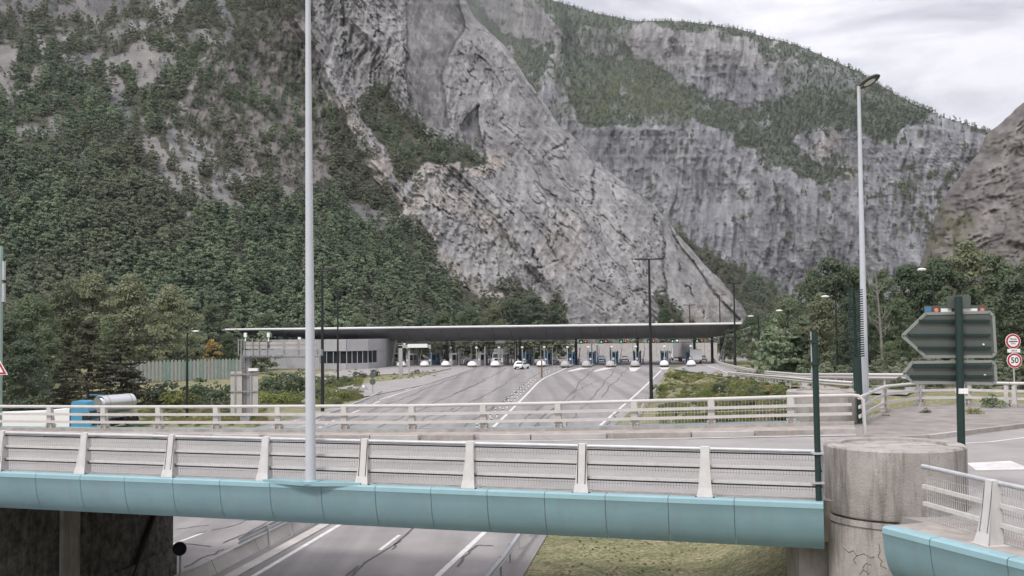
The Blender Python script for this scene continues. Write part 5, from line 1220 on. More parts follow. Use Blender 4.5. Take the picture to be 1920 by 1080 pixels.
# curved grey office beneath the left end of the canopy
def T_ang(): return R(8.4)
tu = Vector((math.cos(T_ang()), -math.sin(T_ang()), 0)); tv = Vector((math.sin(T_ang()), math.cos(T_ang()), 0))
T0 = at(1000, 680, 229); T0 = Vector((T0.x, 229, 0)); TZ = road_z(229)
def upx(px):
    k = (px - 960) / F; # x = k*y ; x = T0.x+u cos ; y = 229-u sin
    return (k * 229 - T0.x) / (math.cos(T_ang()) + k * math.sin(T_ang()))
def TP(u, v, z): return T0 + tu * u + tv * v + Zv * z
def tobj(name, u, label, cat, group=None, v=0): return empty(name, TP(u, v, TZ), -T_ang(), label, cat, group)
ob = empty('toll_office', (0, 0, 0), 0, 'low curved grey office building under the left end of the canopy', 'building')
cv = [(500, 232), (540, 224), (600, 217), (650, 214), (690, 217), (722, 226), (738, 238)]
cvp = []
for i in range(len(cv) - 1):
    for k in range(4):
        t = k / 4; cvp.append((cv[i][0] * (1 - t) + cv[i + 1][0] * t, cv[i][1] * (1 - t) + cv[i + 1][1] * t))
cvp.append(cv[-1]); W = [Vector((at(a, 660, b).x, b, 0)) for a, b in cvp]
for i, (a, b) in enumerate(zip(W, W[1:])):
    MB().bar(a + Zv * (TZ + 5.0), b + Zv * (TZ + 5.0), .5, 2.5).build('wall_panel', M['clad_grey'], ob)
    px = cvp[i][0]
    if 590 < px < 705:
        MB().bar(a + Zv * (TZ + 2.4) + Vector((0, .3, 0)), b + Zv * (TZ + 2.4) + Vector((0, .3, 0)), .1, 2.6).build('window', M['glass_dark'], ob)
        MB().bar(a + Zv * (TZ + 1.0), a + Zv * (TZ + 3.75), .14, .14, up=Vector((0, 1, 0))).build('mullion', M['clad_grey'], ob)
        MB().bar(a + Zv * (TZ + .5), b + Zv * (TZ + .5), .4, 1.3).build('plinth', M['clad_grey'], ob)
    else: MB().bar(a + Zv * (TZ + 1.7), b + Zv * (TZ + 1.7), .42, 4.1).build('wall_panel', M['clad_grey'], ob)
rf = MB(); rf.v = [tuple(p + Zv * (TZ + 6.2)) for p in W] + [tuple(p + Vector((0, 14, 0)) + Zv * (TZ + 6.2)) for p in reversed(W)]; rf.f = [tuple(range(len(rf.v)))]; rf.build('roof', M['clad_grey'], ob)

# ================================================================== TOLL CANOPY
cn = empty('toll_canopy', TP(0, 0, TZ), -T_ang(), 'long thin wing shaped canopy with a white leading edge over the toll lanes', 'canopy')
uL, uR = upx(441), upx(1396); NSEG = 30
def cprof(u):
    t = (u - uL) / (uR - uL); thin = min(1, .35 + 2.2 * t); end = min(1, max(.3, (1 - t) * 16 + .25))
    zt_ = 8.75 + .25 * (1 - t) * 0; dz = 3.0 * min(thin, end)
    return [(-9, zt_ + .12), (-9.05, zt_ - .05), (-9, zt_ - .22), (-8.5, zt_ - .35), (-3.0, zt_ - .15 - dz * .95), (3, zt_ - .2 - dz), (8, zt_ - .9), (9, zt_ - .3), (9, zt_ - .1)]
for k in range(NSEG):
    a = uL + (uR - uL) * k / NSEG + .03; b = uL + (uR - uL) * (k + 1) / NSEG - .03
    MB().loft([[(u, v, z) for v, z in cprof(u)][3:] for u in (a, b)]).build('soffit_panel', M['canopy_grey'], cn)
pl_ = [uL, uL + .25 * (uR - uL), uL + .5 * (uR - uL), uL + .75 * (uR - uL), uR]
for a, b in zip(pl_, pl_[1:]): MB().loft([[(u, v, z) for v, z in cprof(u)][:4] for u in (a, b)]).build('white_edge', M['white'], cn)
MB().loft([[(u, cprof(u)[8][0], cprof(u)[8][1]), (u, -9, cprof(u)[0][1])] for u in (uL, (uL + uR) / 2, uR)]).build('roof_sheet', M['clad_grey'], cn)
for px in (966, 975, 1079, 1194, 1300, 1333, 848, 838): MB().box(upx(px) - .28, -1.0, 0, upx(px) + .28, -.3, 6.0).build('column', M['black_pole'], cn)
for px, dx in ((706, .9), (716, -1.2), (722, 1.4), (740, 1.2), (1342, 2.2), (1350, 1.0)): MB().tube([(upx(px) + dx, -3, 6.4), (upx(px), -3, 0)], .22, 8).build('raking_strut', M['clad_grey'], cn)
# lane signal gantry beam
bm = tobj('signal_beam', 0, 'thin beam of lane signals hanging under the right part of the canopy', 'signal gantry', v=-5)
for za in (4.75, 5.35): MB().box(upx(770), -.08, za - .05, upx(1335), .08, za + .05).build('beam', M['rust' if za < 5 else 'steel_grey'], bm)
for k, (px, c) in enumerate([(1092, 'led_white'), (1129, 'led_green'), (1165, 'led_white'), (1216, 'led_green'), (1259, 'led_white'), (1304, 'led_green')]):
    s = tobj('lane_signal', upx(px), f'green arrow and red lane signal box under the canopy, {ORD[k]}', 'traffic signal', 'lane signals under the canopy', -5.6)
    MB().box(-.42, 0, 4.65, .42, .25, 5.5).build('housing', M['black_pole'], s)
    MB().prism([(-.2, -.01, 4.85), (.2, -.01, 4.85), (.2, -.01, 5.0), (0, -.01, 5.32), (-.2, -.01, 5.0)], (0, .005, 0)).build('green_arrow', M['led_green'], s)
    MB().box(.68, 0, 4.8, 1.28, .25, 5.5).build('housing', M['rubber'], s); r_ = MB().lathe([(.2, -.01), (.2, .01)], 10).build('red_lamp', M['led_red' if k != 4 else 'led_white'], s)
    r_.rotation_euler = (R(90), 0, 0); r_.location = (.98, -.02, 5.15)
bd = tobj('information_sign', upx(944), 'dull grey message board hanging under the middle of the canopy', 'sign', v=-5.3); MB().box(-1.1, 0, 4.9, 1.1, .2, 5.5).build('board', M['clad_grey'], bd); MB().box(-.8, -.012, 5.0, .8, -.002, 5.35).build('display', M['pale_concrete'], bd)

# ================================================================== ISLANDS, BOOTHS, BARRIERS
lanes = [(770, 'g'), (812, 'b'), (850, 'g'), (902, 'g'), (943, 'g'), (985, 'b'), (1025, 'b'), (1070, 'B'), (1107, 'B'), (1149, 'B'), (1192, 'P'), (1243, 'B'), (1290, 'B')]
def dome(g, v, r=1.15, z=.0, matn='white', ring=True):
    o = MB().lathe([(r, 0), (r * 1.0, .18), (r * .93, .45), (r * .74, .78), (r * .42, 1.0), (.03, 1.06)], 18).build('white_bumper', M[matn], g, True); o.location = (0, v, .16)
    if ring: o2 = MB().lathe([(r * 1.01, .02), (r * 1.02, .12), (r * 1.0, .2)], 18).build('dark_band', M['steel_grey'], o, True)
    return o
for k, (px, kd) in enumerate(lanes):
    u = upx(px); v0 = -16 if px > 1050 else -12
    if px < 900: v0 = -9
    u = upx(px)
    # the nose lies nearer than the booths: shift so that the nose sits on its photo column
    lab = f'raised toll island with a rounded white bumper at its nose, {ORD[k]}'
    g = tobj('toll_island', u, lab, 'toll island', 'toll islands across the plaza')
    MB().prism([(-.9, v0, -.05), (.9, v0, -.05), (.9, 12, -.05), (-.9, 12, -.05)], (0, 0, .22)).build('kerb_base', M['pale_concrete'], g)
    dm_ = dome(g, v0, .95 if px > 1050 else 1.05, matn='pale_concrete' if px > 1050 and px < 1200 else 'white')
    if 1050 < px < 1060: pass
    if 1090 < px < 1300:
        tl = 17 if px < 1200 else 10
        mb = MB(); mb.v = [(-1.3, v0 - .8, .03), (-1.9 if px < 1200 else .1, v0 - tl - 2, .03 + .0106 * -tl * 0), (1.3, v0 - .8, .03)]; mb.f = [(0, 1, 2)]
        w_ = [TP(u + x, v, 0) for x, v in ((-1.25, v0 - .9), (-2.6 if px < 1170 else -.4, v0 - tl), (-1.9 if px < 1170 else .5, v0 - tl - .4), (1.25, v0 - .9))]
        mb = MB(); mb.v = [tuple(Vector((p.x, p.y, road_z(p.y) + .03)) - g.location) for p in w_]; mb.f = [(0, 1, 2, 3)]
        o = mb.build('painted_wedge', M['paint'], g); o.matrix_local = Matrix.Rotation(T_ang(), 4, 'Z')
    for s in (-.6, .6): MB().box(s - .06, v0 + 3, .1, s + .06, v0 + 3.15, 1.1).build('bollard', M['galvanised'], g)
    MB().tube([(.1, v0 + 5, .1), (.1, v0 + 5, 4.0 + .6 * rc.random())], .10, 8).build('camera_mast', M['clad_grey'], g); MB().box(-.15, v0 + 4.8, 3.9, .35, v0 + 5.2, 4.2).build('camera', M['white'], g)
    # booth
    col, lb = {'g': ('clad_grey', 'grey'), 'b': ('booth_blue', 'dark blue'), 'B': ('blue', 'blue'), 'P': ('booth_blue', 'dark')}[kd]
    b = tobj('toll_booth', u + .1, f'{lb} toll booth standing on the island, {ORD[k]}', 'toll booth', 'toll booths across the plaza', 0)
    x = .75
    for sx, sy in ((-1, -1), (1, -1), (1, 1), (-1, 1)): MB().box(sx * x - .09, sy * 1.5 - .09, .15, sx * x + .09, sy * 1.5 + .09, 3.0).build('corner_post', M[col], b)
    MB().box(-x, -1.5, .15, x, 1.5, 1.2).build('lower_wall', M[col], b); MB().box(-x + .05, -1.45, 1.22, x - .05, 1.45, 2.4).build('glazing', M['glass_dark'], b)
    MB().box(-x - .15, -1.75, 2.42, x + .15, 1.75, 2.75).build('roof', M[col if kd != 'g' else 'white'], b)
    MB().box(-.28, -4.2, .15, .28, -3.6, 1.8 + .9 * (kd in 'gb')).build('payment_terminal', M['booth_blue' if kd != 'g' else 'clad_grey'], b); MB().box(-.2, -4.22, 1.1, .2, -4.2, 1.5).build('screen', M['white'], b)
    MB().tube([(.5, -5, .15), (.5, -5, 3.2)], .06, 6).build('post', M['galvanised'], b)
    if kd in 'bg': MB().box(-.5, 3.5, .1, .6, 4.3, 3.4).build('cabinet', M['clad_grey'], b)
    ba = tobj('barrier_arm', u + 1.3, f'thin raised lane barrier arm beside its booth, {ORD[k]}', 'barrier', 'lane barriers', 3)
    MB().box(-.2, -.2, .1, .2, .2, 1.1).build('motor_box', M['white'], ba); MB().bar((0, 0, 1.0), (.5, 0, 3.6), .08, .12).build('arm', M['white'], ba)
# white/grey box portal at the left lanes
po_ = at(752, 708, 190); g = empty('height_portal', (po_.x, 190, road_z(190) - .3), 0, 'pale grey portal frame with a sign board in front of the left toll lanes', 'portal')
def gz(y, Y): return at(800, y, Y).z - g.location.z
MB().box(-.42, -.3, 0, .28, .3, gz(648, 190)).build('column', M['clad_grey'], g); MB().box(-.42, -.3, gz(652, 190), 5.6, .3, gz(646.5, 190)).build('beam', M['clad_grey'], g)
MB().box(1.3, -.5, gz(651.5, 190), 5.0, -.32, gz(645.5, 190) + .1).build('sign_board', M['white'], g); MB().tube([(.7, 0, gz(646, 190)), (.7, 0, gz(643, 190))], .2, 8).build('beacon', M['white'], g)
for x in (1.4,): MB().box(x, .0, 0.2, x + .25, .2, gz(650, 190)).build('post', M['clad_grey'], g)
# ------------------------------------------------------------------ vehicles
def car(px, py, Yc, rz, body, label, s=1.0, z=None):
    p = at(px, py, Yc); zz = road_z(Yc) if z is None else z; g = empty('car', (p.x, Yc, zz), rz, label, 'car')
    prof = [(-2.1, .35), (-2.12, .75), (-1.9, .95), (-1.35, 1.0), (-.85, 1.42), (.6, 1.44), (1.35, 1.02), (2.0, .9), (2.15, .7), (2.12, .35)]
    sec = []
    for y, k in ((-.86, 0), (-.82, 1), (.82, 1), (.86, 0)):
        sec.append([(x, y * (1 if z_ < 1.0 else .84), z_ if k else (z_ * .96 + .02)) for x, z_ in prof])
    MB().loft(sec, False).build('body', M[body], g, True)
    for s_ in (0, -1): MB().prism([sec[s_][i] for i in range(len(prof))], (0, .002 if s_ else -.002, 0)).build('side', M[body], g)
    MB().prism([(.72, -.64, 1.40), (.72, .64, 1.40), (1.36, .70, 1.06), (1.36, -.70, 1.06)], (.02, 0, .03)).build('windscreen', M['glass_dark'], g)
    MB().prism([(-.9, -.62, 1.40), (-.9, .62, 1.40), (-1.32, .68, 1.06), (-1.32, -.68, 1.06)], (-.02, 0, .03)).build('rear_window', M['glass_dark'], g)
    for s_ in (-1, 1): MB().prism([(-1.15, s_ * .745, 1.06), (1.15, s_ * .745, 1.06), (.55, s_ * .725, 1.36), (-.8, s_ * .725, 1.36)], (0, s_ * .03, 0)).build('side_window', M['glass_dark'], g)
    for x in (-1.35, 1.35):
        for s_ in (-.8, .8): wheel(g, (x, s_, .32), .32, .2)
    for s_ in (-.6, .6): MB().box(2.08, s_ - .2, .62, 2.17, s_ + .2, .8).build('headlight', M['lampglass'], g)
    MB().box(2.08, -.45, .38, 2.18, .45, .58).build('grille', M['rubber'], g)
    return g
pcar = onroad(978, 692); car(978, 692, pcar.y, R(-115), 'white', 'white car driving away from the middle booths towards the viewer')
def lorry(px, Y, rz, cabm, boxm, label, L_=7.5, h=3.8, z=None, boxh=None):
    p = at(px, 670, Y); g = empty('lorry', (p.x, Y, road_z(Y) if z is None else z), rz, label, 'lorry')
    cab(g, cabm, 0, 2.1, 3.0); MB().box(-L_, -1.25, 1.0, -.15, 1.25, h).build('cargo_box', M[boxm], g); MB().box(-L_, -1.0, .6, .2, 1.0, 1.0).build('chassis', M['steel_grey'], g)
    for x in (1.0, -L_ + 2.4, -L_ + 1.2):
        for s in (-1.05, 1.05): wheel(g, (x, s, .5))
    for s in (-.9, .9): MB().box(-L_ - .04, s - .15, .8, -L_, s + .15, 1.0).build('tail_lamp', M['red'], g)
    return g
lorry(936, 228, R(-98), 'white', 'white', 'white fronted lorry passing through a middle toll lane', 8, 3.7)
lorry(1271, 243, R(98), 'white', 'clad_grey', 'white and grey lorry leaving beyond the right hand booths', 7, 5.0)
lorry(1303, 226, R(82), 'white', 'white', 'white box lorry seen from behind in the last but one toll lane', 6, 3.2)
car(991, 680, 236, R(-98), 'booth_blue', 'dark car waiting between the middle toll booths')
car(848, 684, 232, R(-98), 'pole_grey', 'grey car beside the left hand toll booths')
car(1040, 684, 238, R(-98), 'white', 'pale car waiting between two dark blue booths')
car(1128, 684, 243, R(-98), 'truck_blue', 'blue car beyond the first two blue booths right of the centre')
car(1172, 684, 240, R(-98), 'white', 'white car waiting left of the dark booth under the canopy')
car(1318, 684, 236, R(80), 'pole_grey', 'grey car at the far right lane under the canopy end')
car(880, 684, 238, R(-98), 'white', 'white car waiting left of the white fronted lorry')
# ------------------------------------------------------------------ white delineator posts along the middle
g_me = MB().lathe([(.10, 0), (.12, .05), (.09, .1), (.08, .72), (.03, .78)], 8); me_del = bpy.data.meshes.new('delineator'); me_del.from_pydata(g_me.v, [], g_me.f); me_del.materials.append(M['rail_white']); me_del.shade_smooth()
b_me = MB().lathe([(.086, .42), (.09, .44), (.09, .58), (.086, .60)], 8); me_band = bpy.data.meshes.new('band'); me_band.from_pydata(b_me.v, [], b_me.f); me_band.materials.append(M['rubber'])
path = [(896, 810), (930, 780), (960, 752), (985, 728), (1003, 712)]; pathb = [(1010, 708), (1030, 697), (1050, 690), (1066, 685)]
def alongp(path, n):
    P = [onroad(*p) for p in path]; Ls = [0]
    for a, b in zip(P, P[1:]): Ls.append(Ls[-1] + (b - a).length)
    for k in range(n):
        t = Ls[-1] * (k + .5) / n; i = max(j for j in range(len(P) - 1) if Ls[j] <= t)
        yield P[i].lerp(P[i + 1], (t - Ls[i]) / (Ls[i + 1] - Ls[i]))
idx = 0
for path_, n, lb in ((path, 15, 'small white delineator post in the double row along the centre line before the booths'), (pathb, 7, 'small white delineator post in the bunched row beside the middle toll island')):
    for p in alongp(path_, n):
        for s in (-.55, .25):
            o = bpy.data.objects.new('delineator', me_del); COL.objects.link(o); o.location = p + Vector((s + .15 * rc.random(), .3 * rc.random(), 0)); tag(o, lb, 'delineator', 'white delineator posts along the plaza centre line'); o.scale = (1.0, 1.0, .62)
            bnd = bpy.data.objects.new('band', me_band); COL.objects.link(bnd); bnd.parent = o
mp_ = onroad(1016, 708); g = empty('sign_post', mp_, 0, 'short reddish post where the centre line bends before the booths', 'sign post'); MB().box(-.12, -.08, 0, .12, .08, 3.0).build('post', M['rust'], g); MB().box(-.14, -.1, 2.9, .14, .1, 3.1).build('cap', M['clad_grey'], g)
mp_ = onroad(1142, 700)
# small road signs left of the plaza
for px, yb, yt_, lab in ((699, 738, 698, 'dark double headed signal post on the left verge of the plaza'), (682, 738, 718, 'small triangular sign back on the left verge beside the barrier end')):
    p = onroad(px, yb); zt_ = at(px, yt_, p.y).z; g = empty('road_sign', p, 0, lab, 'road sign'); h = zt_ - p.z
    MB().tube([(0, 0, -.2), (0, 0, h)], .06, 8).build('post', M['steel_grey'], g)
    if yt_ < 700:
        for z in (h - .4, h - 1.3): MB().tube([(0, -.1, z), (0, -.16, z)], .42, 16).build('disc', M['sign_back'], g)
    else: MB().prism([(-.75, -.1, .5), (.75, -.1, .5), (0, -.1, h + .1)], (0, .05, 0)).build('plate', M['clad_grey'], g); MB().tube([(0, -.12, 1.0), (0, -.16, 1.0)], .22, 12).build('lamp', M['white'], g)
# guardrails on the plaza
guardrail([ong(590, 797), ong(640, 778), ong(690, 757), onroad(716, 742)], 'steel guardrail on the left verge before the toll plaza', 4)
guardrail([onroad(1156, 818) + Vector((1.2, 0, 0)), onroad(1185, 770) + Vector((1.2, 0, 0)), onroad(1222, 728) + Vector((1.2, 0, 0))], 'steel guardrail along the right edge before the grass island', 3)
grl = [(1338, 672), (1352, 680), (1382, 690), (1430, 702), (1500, 712), (1600, 718), (1720, 721), (1840, 724)]
guardrail([ong(x, y + 8, .05) for x, y in grl], 'long curving pale guardrail along the far side of the right hand ramp', 3.2, .75, .4, matn='rail_cream')
gw = empty('low_wall', ong(*grl[3]), 0, 'low rough stone wall behind the right hand ramp below the trees', 'wall'); O_ = Vector(gw.location)
for a_, b_ in zip(grl[3:], grl[4:]):
    A_, B_ = ong(a_[0], a_[1] + 5, 0), ong(b_[0], b_[1] + 5, 0); n_ = max(1, int((B_ - A_).length / 1.6))
    for q_ in range(n_): MB().bar(A_.lerp(B_, (q_ + .02) / n_) - O_ + Zv * .25 + Vector((0, .5 + .05 * rc.random(), 0)), A_.lerp(B_, (q_ + .98) / n_) - O_ + Zv * .25 + Vector((0, .5 + .05 * rc.random(), 0)), .4, .9 + .15 * rc.random()).build('stone_block', M['rough_stone'], gw)
grl = [(1365, 706), (1420, 713), (1480, 724), (1545, 733), (1600, 738)]
guardrail([ong(x, y + 3, .05) for x, y in grl], 'lower pale guardrail on the near side of the right hand ramp', 3.0, matn='rail_cream')
# walls behind the plaza
def wallq(px0, px1, Y0, Y1, z0, z1, name, matn, label, th=.4, n=1, cat='wall'):
    a = at(px0, 660, Y0); b = at(px1, 660, Y1); a = Vector((a.x, a.y, 0)); b = Vector((b.x, b.y, 0)); g = empty(name, a, 0, label, cat)
    for k in range(n):
        p, q_ = a.lerp(b, (k + .01) / n) - a, a.lerp(b, (k + .99) / n) - a; MB().bar(p + Zv * (z0 + z1) / 2, q_ + Zv * (z0 + z1) / 2, th, z1 - z0).build('panel', M[matn], g)
    return g
wallq(1000, 1345, 285, 262, 1.5, 6.0, 'retaining_wall', 'pale_concrete', 'long pale retaining wall seen between the booths below the canopy', n=16)
wallq(560, 742, 222, 236, 1.6, 2.6, 'low_wall', 'pale_concrete', 'low pale kerb wall below the office windows', n=8)
wallq(80, 300, 146, 158, -.2, .6, 'low_wall', 'pale_concrete', 'low white wall glimpsed under the left hand pines', n=10)
PORD = ['first', 'second', 'third', 'fourth', 'fifth', 'sixth', 'seventh', 'eighth', 'ninth', 'tenth', 'eleventh', 'twelfth', 'thirteenth', 'fourteenth', 'fifteenth']
for k in range(15):
    px = 862 + k * 17 + rc.uniform(-5, 5)
    if px > 1040: px += 40
    p = at(px, 660, 226 + rc.uniform(-4, 4)); 
    o = MB().tube([(0, 0, 0), (0, 0, rc.uniform(3.4, 5.0))], .11, 8).build('post', M['clad_grey']); o.location = (p.x, p.y, road_z(p.y)); tag(o, f'thin pale grey post standing among the toll booths, {PORD[k]} from the left', 'post', 'thin posts among the toll booths')
# ================================================================== TREES ONE CAN TELL APART
# left: in front of the wooded slope.  (px, top y, distance, kind, variant, width, words)
LT = [
 (60, 552, 165, 'round', 0, 1.0, 'round green tree at the far left below the wooded slope'),
 (20, 600, 120, 'dark', 0, 1.0, 'dark green tree at the left edge above the warning sign'),
 (-60, 560, 130, 'round', 1, 1.1, 'green tree just beyond the left edge of the picture'),
 (118, 528, 180, 'pale', 0, 1.0, 'leftmost of the four tall pale crowned trees at the foot of the slope'),
 (172, 514, 184, 'pale', 1, .95, 'second from left of the four tall pale crowned trees'),
 (243, 514, 182, 'pale', 0, 1.05, 'third from left of the four tall pale crowned trees, fullest of them'),
 (322, 538, 180, 'pale', 1, .9, 'rightmost of the four tall pale crowned trees, left of the lamp post'),
 (292, 590, 196, 'dark', 1, .9, 'dark tree tucked between the pines and the pale crowned trees'),
 (208, 590, 170, 'round', 2, .8, 'mid green tree behind the two big brownish pines'),
 (165, 600, 135, 'pine', 0, 1.1, 'big brownish pine with drooping branches, left of its pair'),
 (228, 606, 138, 'pine', 1, 1.15, 'big dark pine with layered branches, right of its pair'),
 (125, 650, 125, 'pine', 1, .9, 'smaller bluish pine left of the two big pines'),
 (92, 615, 140, 'round', 1, .9, 'green tree between the left edge and the big pines'),
 (45, 640, 108, 'dark', 1, 1.1, 'dark bushy tree low at the far left above the bridge railing'),
 (400, 572, 204, 'dark', 0, .9, 'dark tree behind the yellow tree'),
 (355, 632, 194, 'round', 0, .8, 'small tree right behind the short black lamp post with white head'),
 (310, 628, 192, 'round', 1, .9, 'fresh green tree above the slatted noise barrier'),
 (397, 636, 190, 'yellow', 0, 1.0, 'small yellow leaved tree above the noise barrier'),
 (427, 626, 196, 'round', 2, .75, 'green tree between the yellow tree and the gantry'),
 (440, 600, 258, 'round', 1, 1.0, 'broad green tree behind the left tip of the canopy'),
 (500, 612, 245, 'round', 0, 1.0, 'green tree behind the office roof, left of the tall grey pole'),
 (545, 604, 250, 'dark', 1, 1.0, 'dark tree directly left of the tall grey pole behind the canopy'),
 (500, 590, 262, 'round', 2, 1.0, 'green tree on the lowest slope above the gantry'),
 (670, 588, 262, 'round', 0, 1.0, 'rounded tree above the canopy over the office'),
 (730, 585, 266, 'dark', 0, 1.0, 'dark rounded tree above the canopy right of the office'),
 (790, 592, 268, 'round', 1, 1.0, 'mid green tree above the canopy over the left lanes'),
 (830, 585, 270, 'round', 2, .9, 'leafy tree above the canopy left of the thin lamp post'),
 (880, 578, 272, 'round', 0, 1.0, 'leafy tree above the canopy right of the thin lamp post'),
 (925, 570, 276, 'pale', 1, .9, 'pale crowned tree above the middle of the canopy'),
 (960, 560, 290, 'dark', 1, 1.2, 'dark tree above the middle of the canopy, next to the cliff foot'),
 (1000, 556, 300, 'dark', 0, 1.2, 'dark spreading tree against the foot of the cliff'),
 (1042, 572, 300, 'round', 1, .9, 'last green tree against the foot of the cliff, above the canopy'),
 (1245, 578, 300, 'round', 2, .7, 'small tree in the notch between the rough cliff and the smooth slab'),
 (1270, 590, 300, 'round', 0, .6, 'smaller tree at the base of the smooth slab above the canopy'),
 # under the canopy, behind the lanes
 (760, 640, 262, 'round', 1, 1.3, 'green tree under the left part of the canopy behind the portal frame'),
 (820, 642, 266, 'dark', 0, 1.3, 'dark tree seen under the canopy between the left booths'),
 (880, 644, 270, 'round', 0, 1.4, 'green tree seen under the canopy left of the white lorry'),
 (955, 645, 274, 'dark', 1, 1.3, 'dark tree seen under the canopy right of the white lorry'),
 (1020, 645, 276, 'round', 2, 1.4, 'green tree seen under the middle of the canopy'),
]
for px, yt, Y, kd, v, w, lab in LT: tree(px, yt, Y, kd, lab, v, w)
# right of the plaza
RT = [
 (1375, 606, 215, 'dark', 0, .9, 'dark tree just right of the canopy end'), (1408, 592, 200, 'round', 0, .9, 'green tree between the canopy end and the ramp lamp posts'),
 (1358, 630, 222, 'round', 2, .7, 'small green tree under the right tip of the canopy'),
 (1440, 590, 168, 'round', 1, .9, 'leafy tree behind the short lamp post on the ramp'), (1475, 560, 160, 'round', 2, .8, 'tall green tree left of the pale crowned one'),
 (1412, 640, 178, 'pale', 1, .8, 'greyish leaning bush tree on the ramp bank'), (1450, 650, 150, 'dark', 1, .9, 'low dark tree on the bank above the ramp guardrail'),
 (1540, 548, 104, 'pale', 0, 1.0, 'big pale crowned tree right of centre behind the ramp'), (1505, 600, 118, 'round', 0, .8, 'green tree at the left shoulder of the big pale crowned tree'),
 (1560, 484, 128, 'dark', 1, .85, 'tallest dark tree with a pointed top, left of the tall lamp post'), (1522, 505, 140, 'round', 1, .8, 'tall green tree left of the pointed dark tree'),
 (1600, 502, 130, 'round', 2, .75, 'green tree touching the tall lamp post on its left'), (1595, 600, 96, 'dark', 0, .9, 'dark tree right behind the louvred sign'),
 (1655, 508, 110, 'round', 1, .7, 'thin leaved tree with a bare pale trunk right of the tall lamp post'), (1640, 600, 92, 'dark', 1, .8, 'dark tree low between lamp post and arrow sign'),
 (1688, 560, 98, 'round', 0, .7, 'mid green tree left of the arrow sign'), (1706, 498, 124, 'round', 2, .8, 'tall green tree above the arrow sign'),
 (1668, 640, 84, 'round', 2, .8, 'bushy green tree left of the lower arrow panel'), (1760, 486, 120, 'round', 0, .9, 'broad olive tree behind the top of the direction sign'),
 (1812, 452, 128, 'pale', 0, .95, 'tall soft green tree rising highest above the direction sign'), (1868, 478, 118, 'round', 1, 1.0, 'olive tree between direction sign and speed sign'),
 (1905, 520, 100, 'dark', 1, 1.0, 'dark tree behind the round speed signs'), (1950, 480, 104, 'round', 2, 1.0, 'tree just beyond the right edge of the picture'),
 (1750, 600, 84, 'dark', 0, 1.0, 'dark tree hidden mostly by the arrow sign panels'), (1840, 610, 82, 'dark', 1, 1.0, 'dark low tree behind the right part of the arrow sign'), (1900, 640, 78, 'round', 0, 1.0, 'low green tree below the speed signs'),
 (1770, 545, 100, 'round', 1, .9, 'green tree beside the long bracket lamp post'), (1590, 560, 112, 'dark', 1, .8, 'dark tree between the pale crowned tree and the louvred sign'),
]
for px, yt, Y, kd, v, w, lab in RT:
    tree(px, yt, Y, kd, lab, v, w, trunk='pale' if 'bare pale' in lab else 'bark')
# bare pale trunk
bp_ = at(1657, 720, 88); g = empty('bare_tree', (bp_.x, 88, ground(bp_.x, 88)), 0, 'nearly bare pale tree with forked branches right of the tall lamp post', 'tree')
hb = at(1650, 512, 88).z - g.location.z; rb = random.Random(4); mb = MB()
mb.tube([(0, 0, 0), (-.1, 0, hb * .4), (-.25, 0, hb * .7), (-.45, 0, hb)], [.16, .12, .08, .03], 8)
for k in range(17):
    z = hb * rb.uniform(.36, .93); s = rb.choice((-1, 1)); L_ = rb.uniform(.5, 2.6) * (1.15 - z / hb * .6); x0 = -.1 - .35 * z / hb
    a_ = rb.uniform(.25, .8); mb.tube([(x0, 0, z), (x0 + s * L_ * a_, rb.uniform(-.5, .5), z + L_ * rb.uniform(.4, .9)), (x0 + s * L_ * (a_ + rb.uniform(0, .4)), rb.uniform(-.8, .8), z + L_ * rb.uniform(1.0, 1.5))], [.04, .028, .01], 5)
mb.build('branches', M['pale_bark'], g, True)
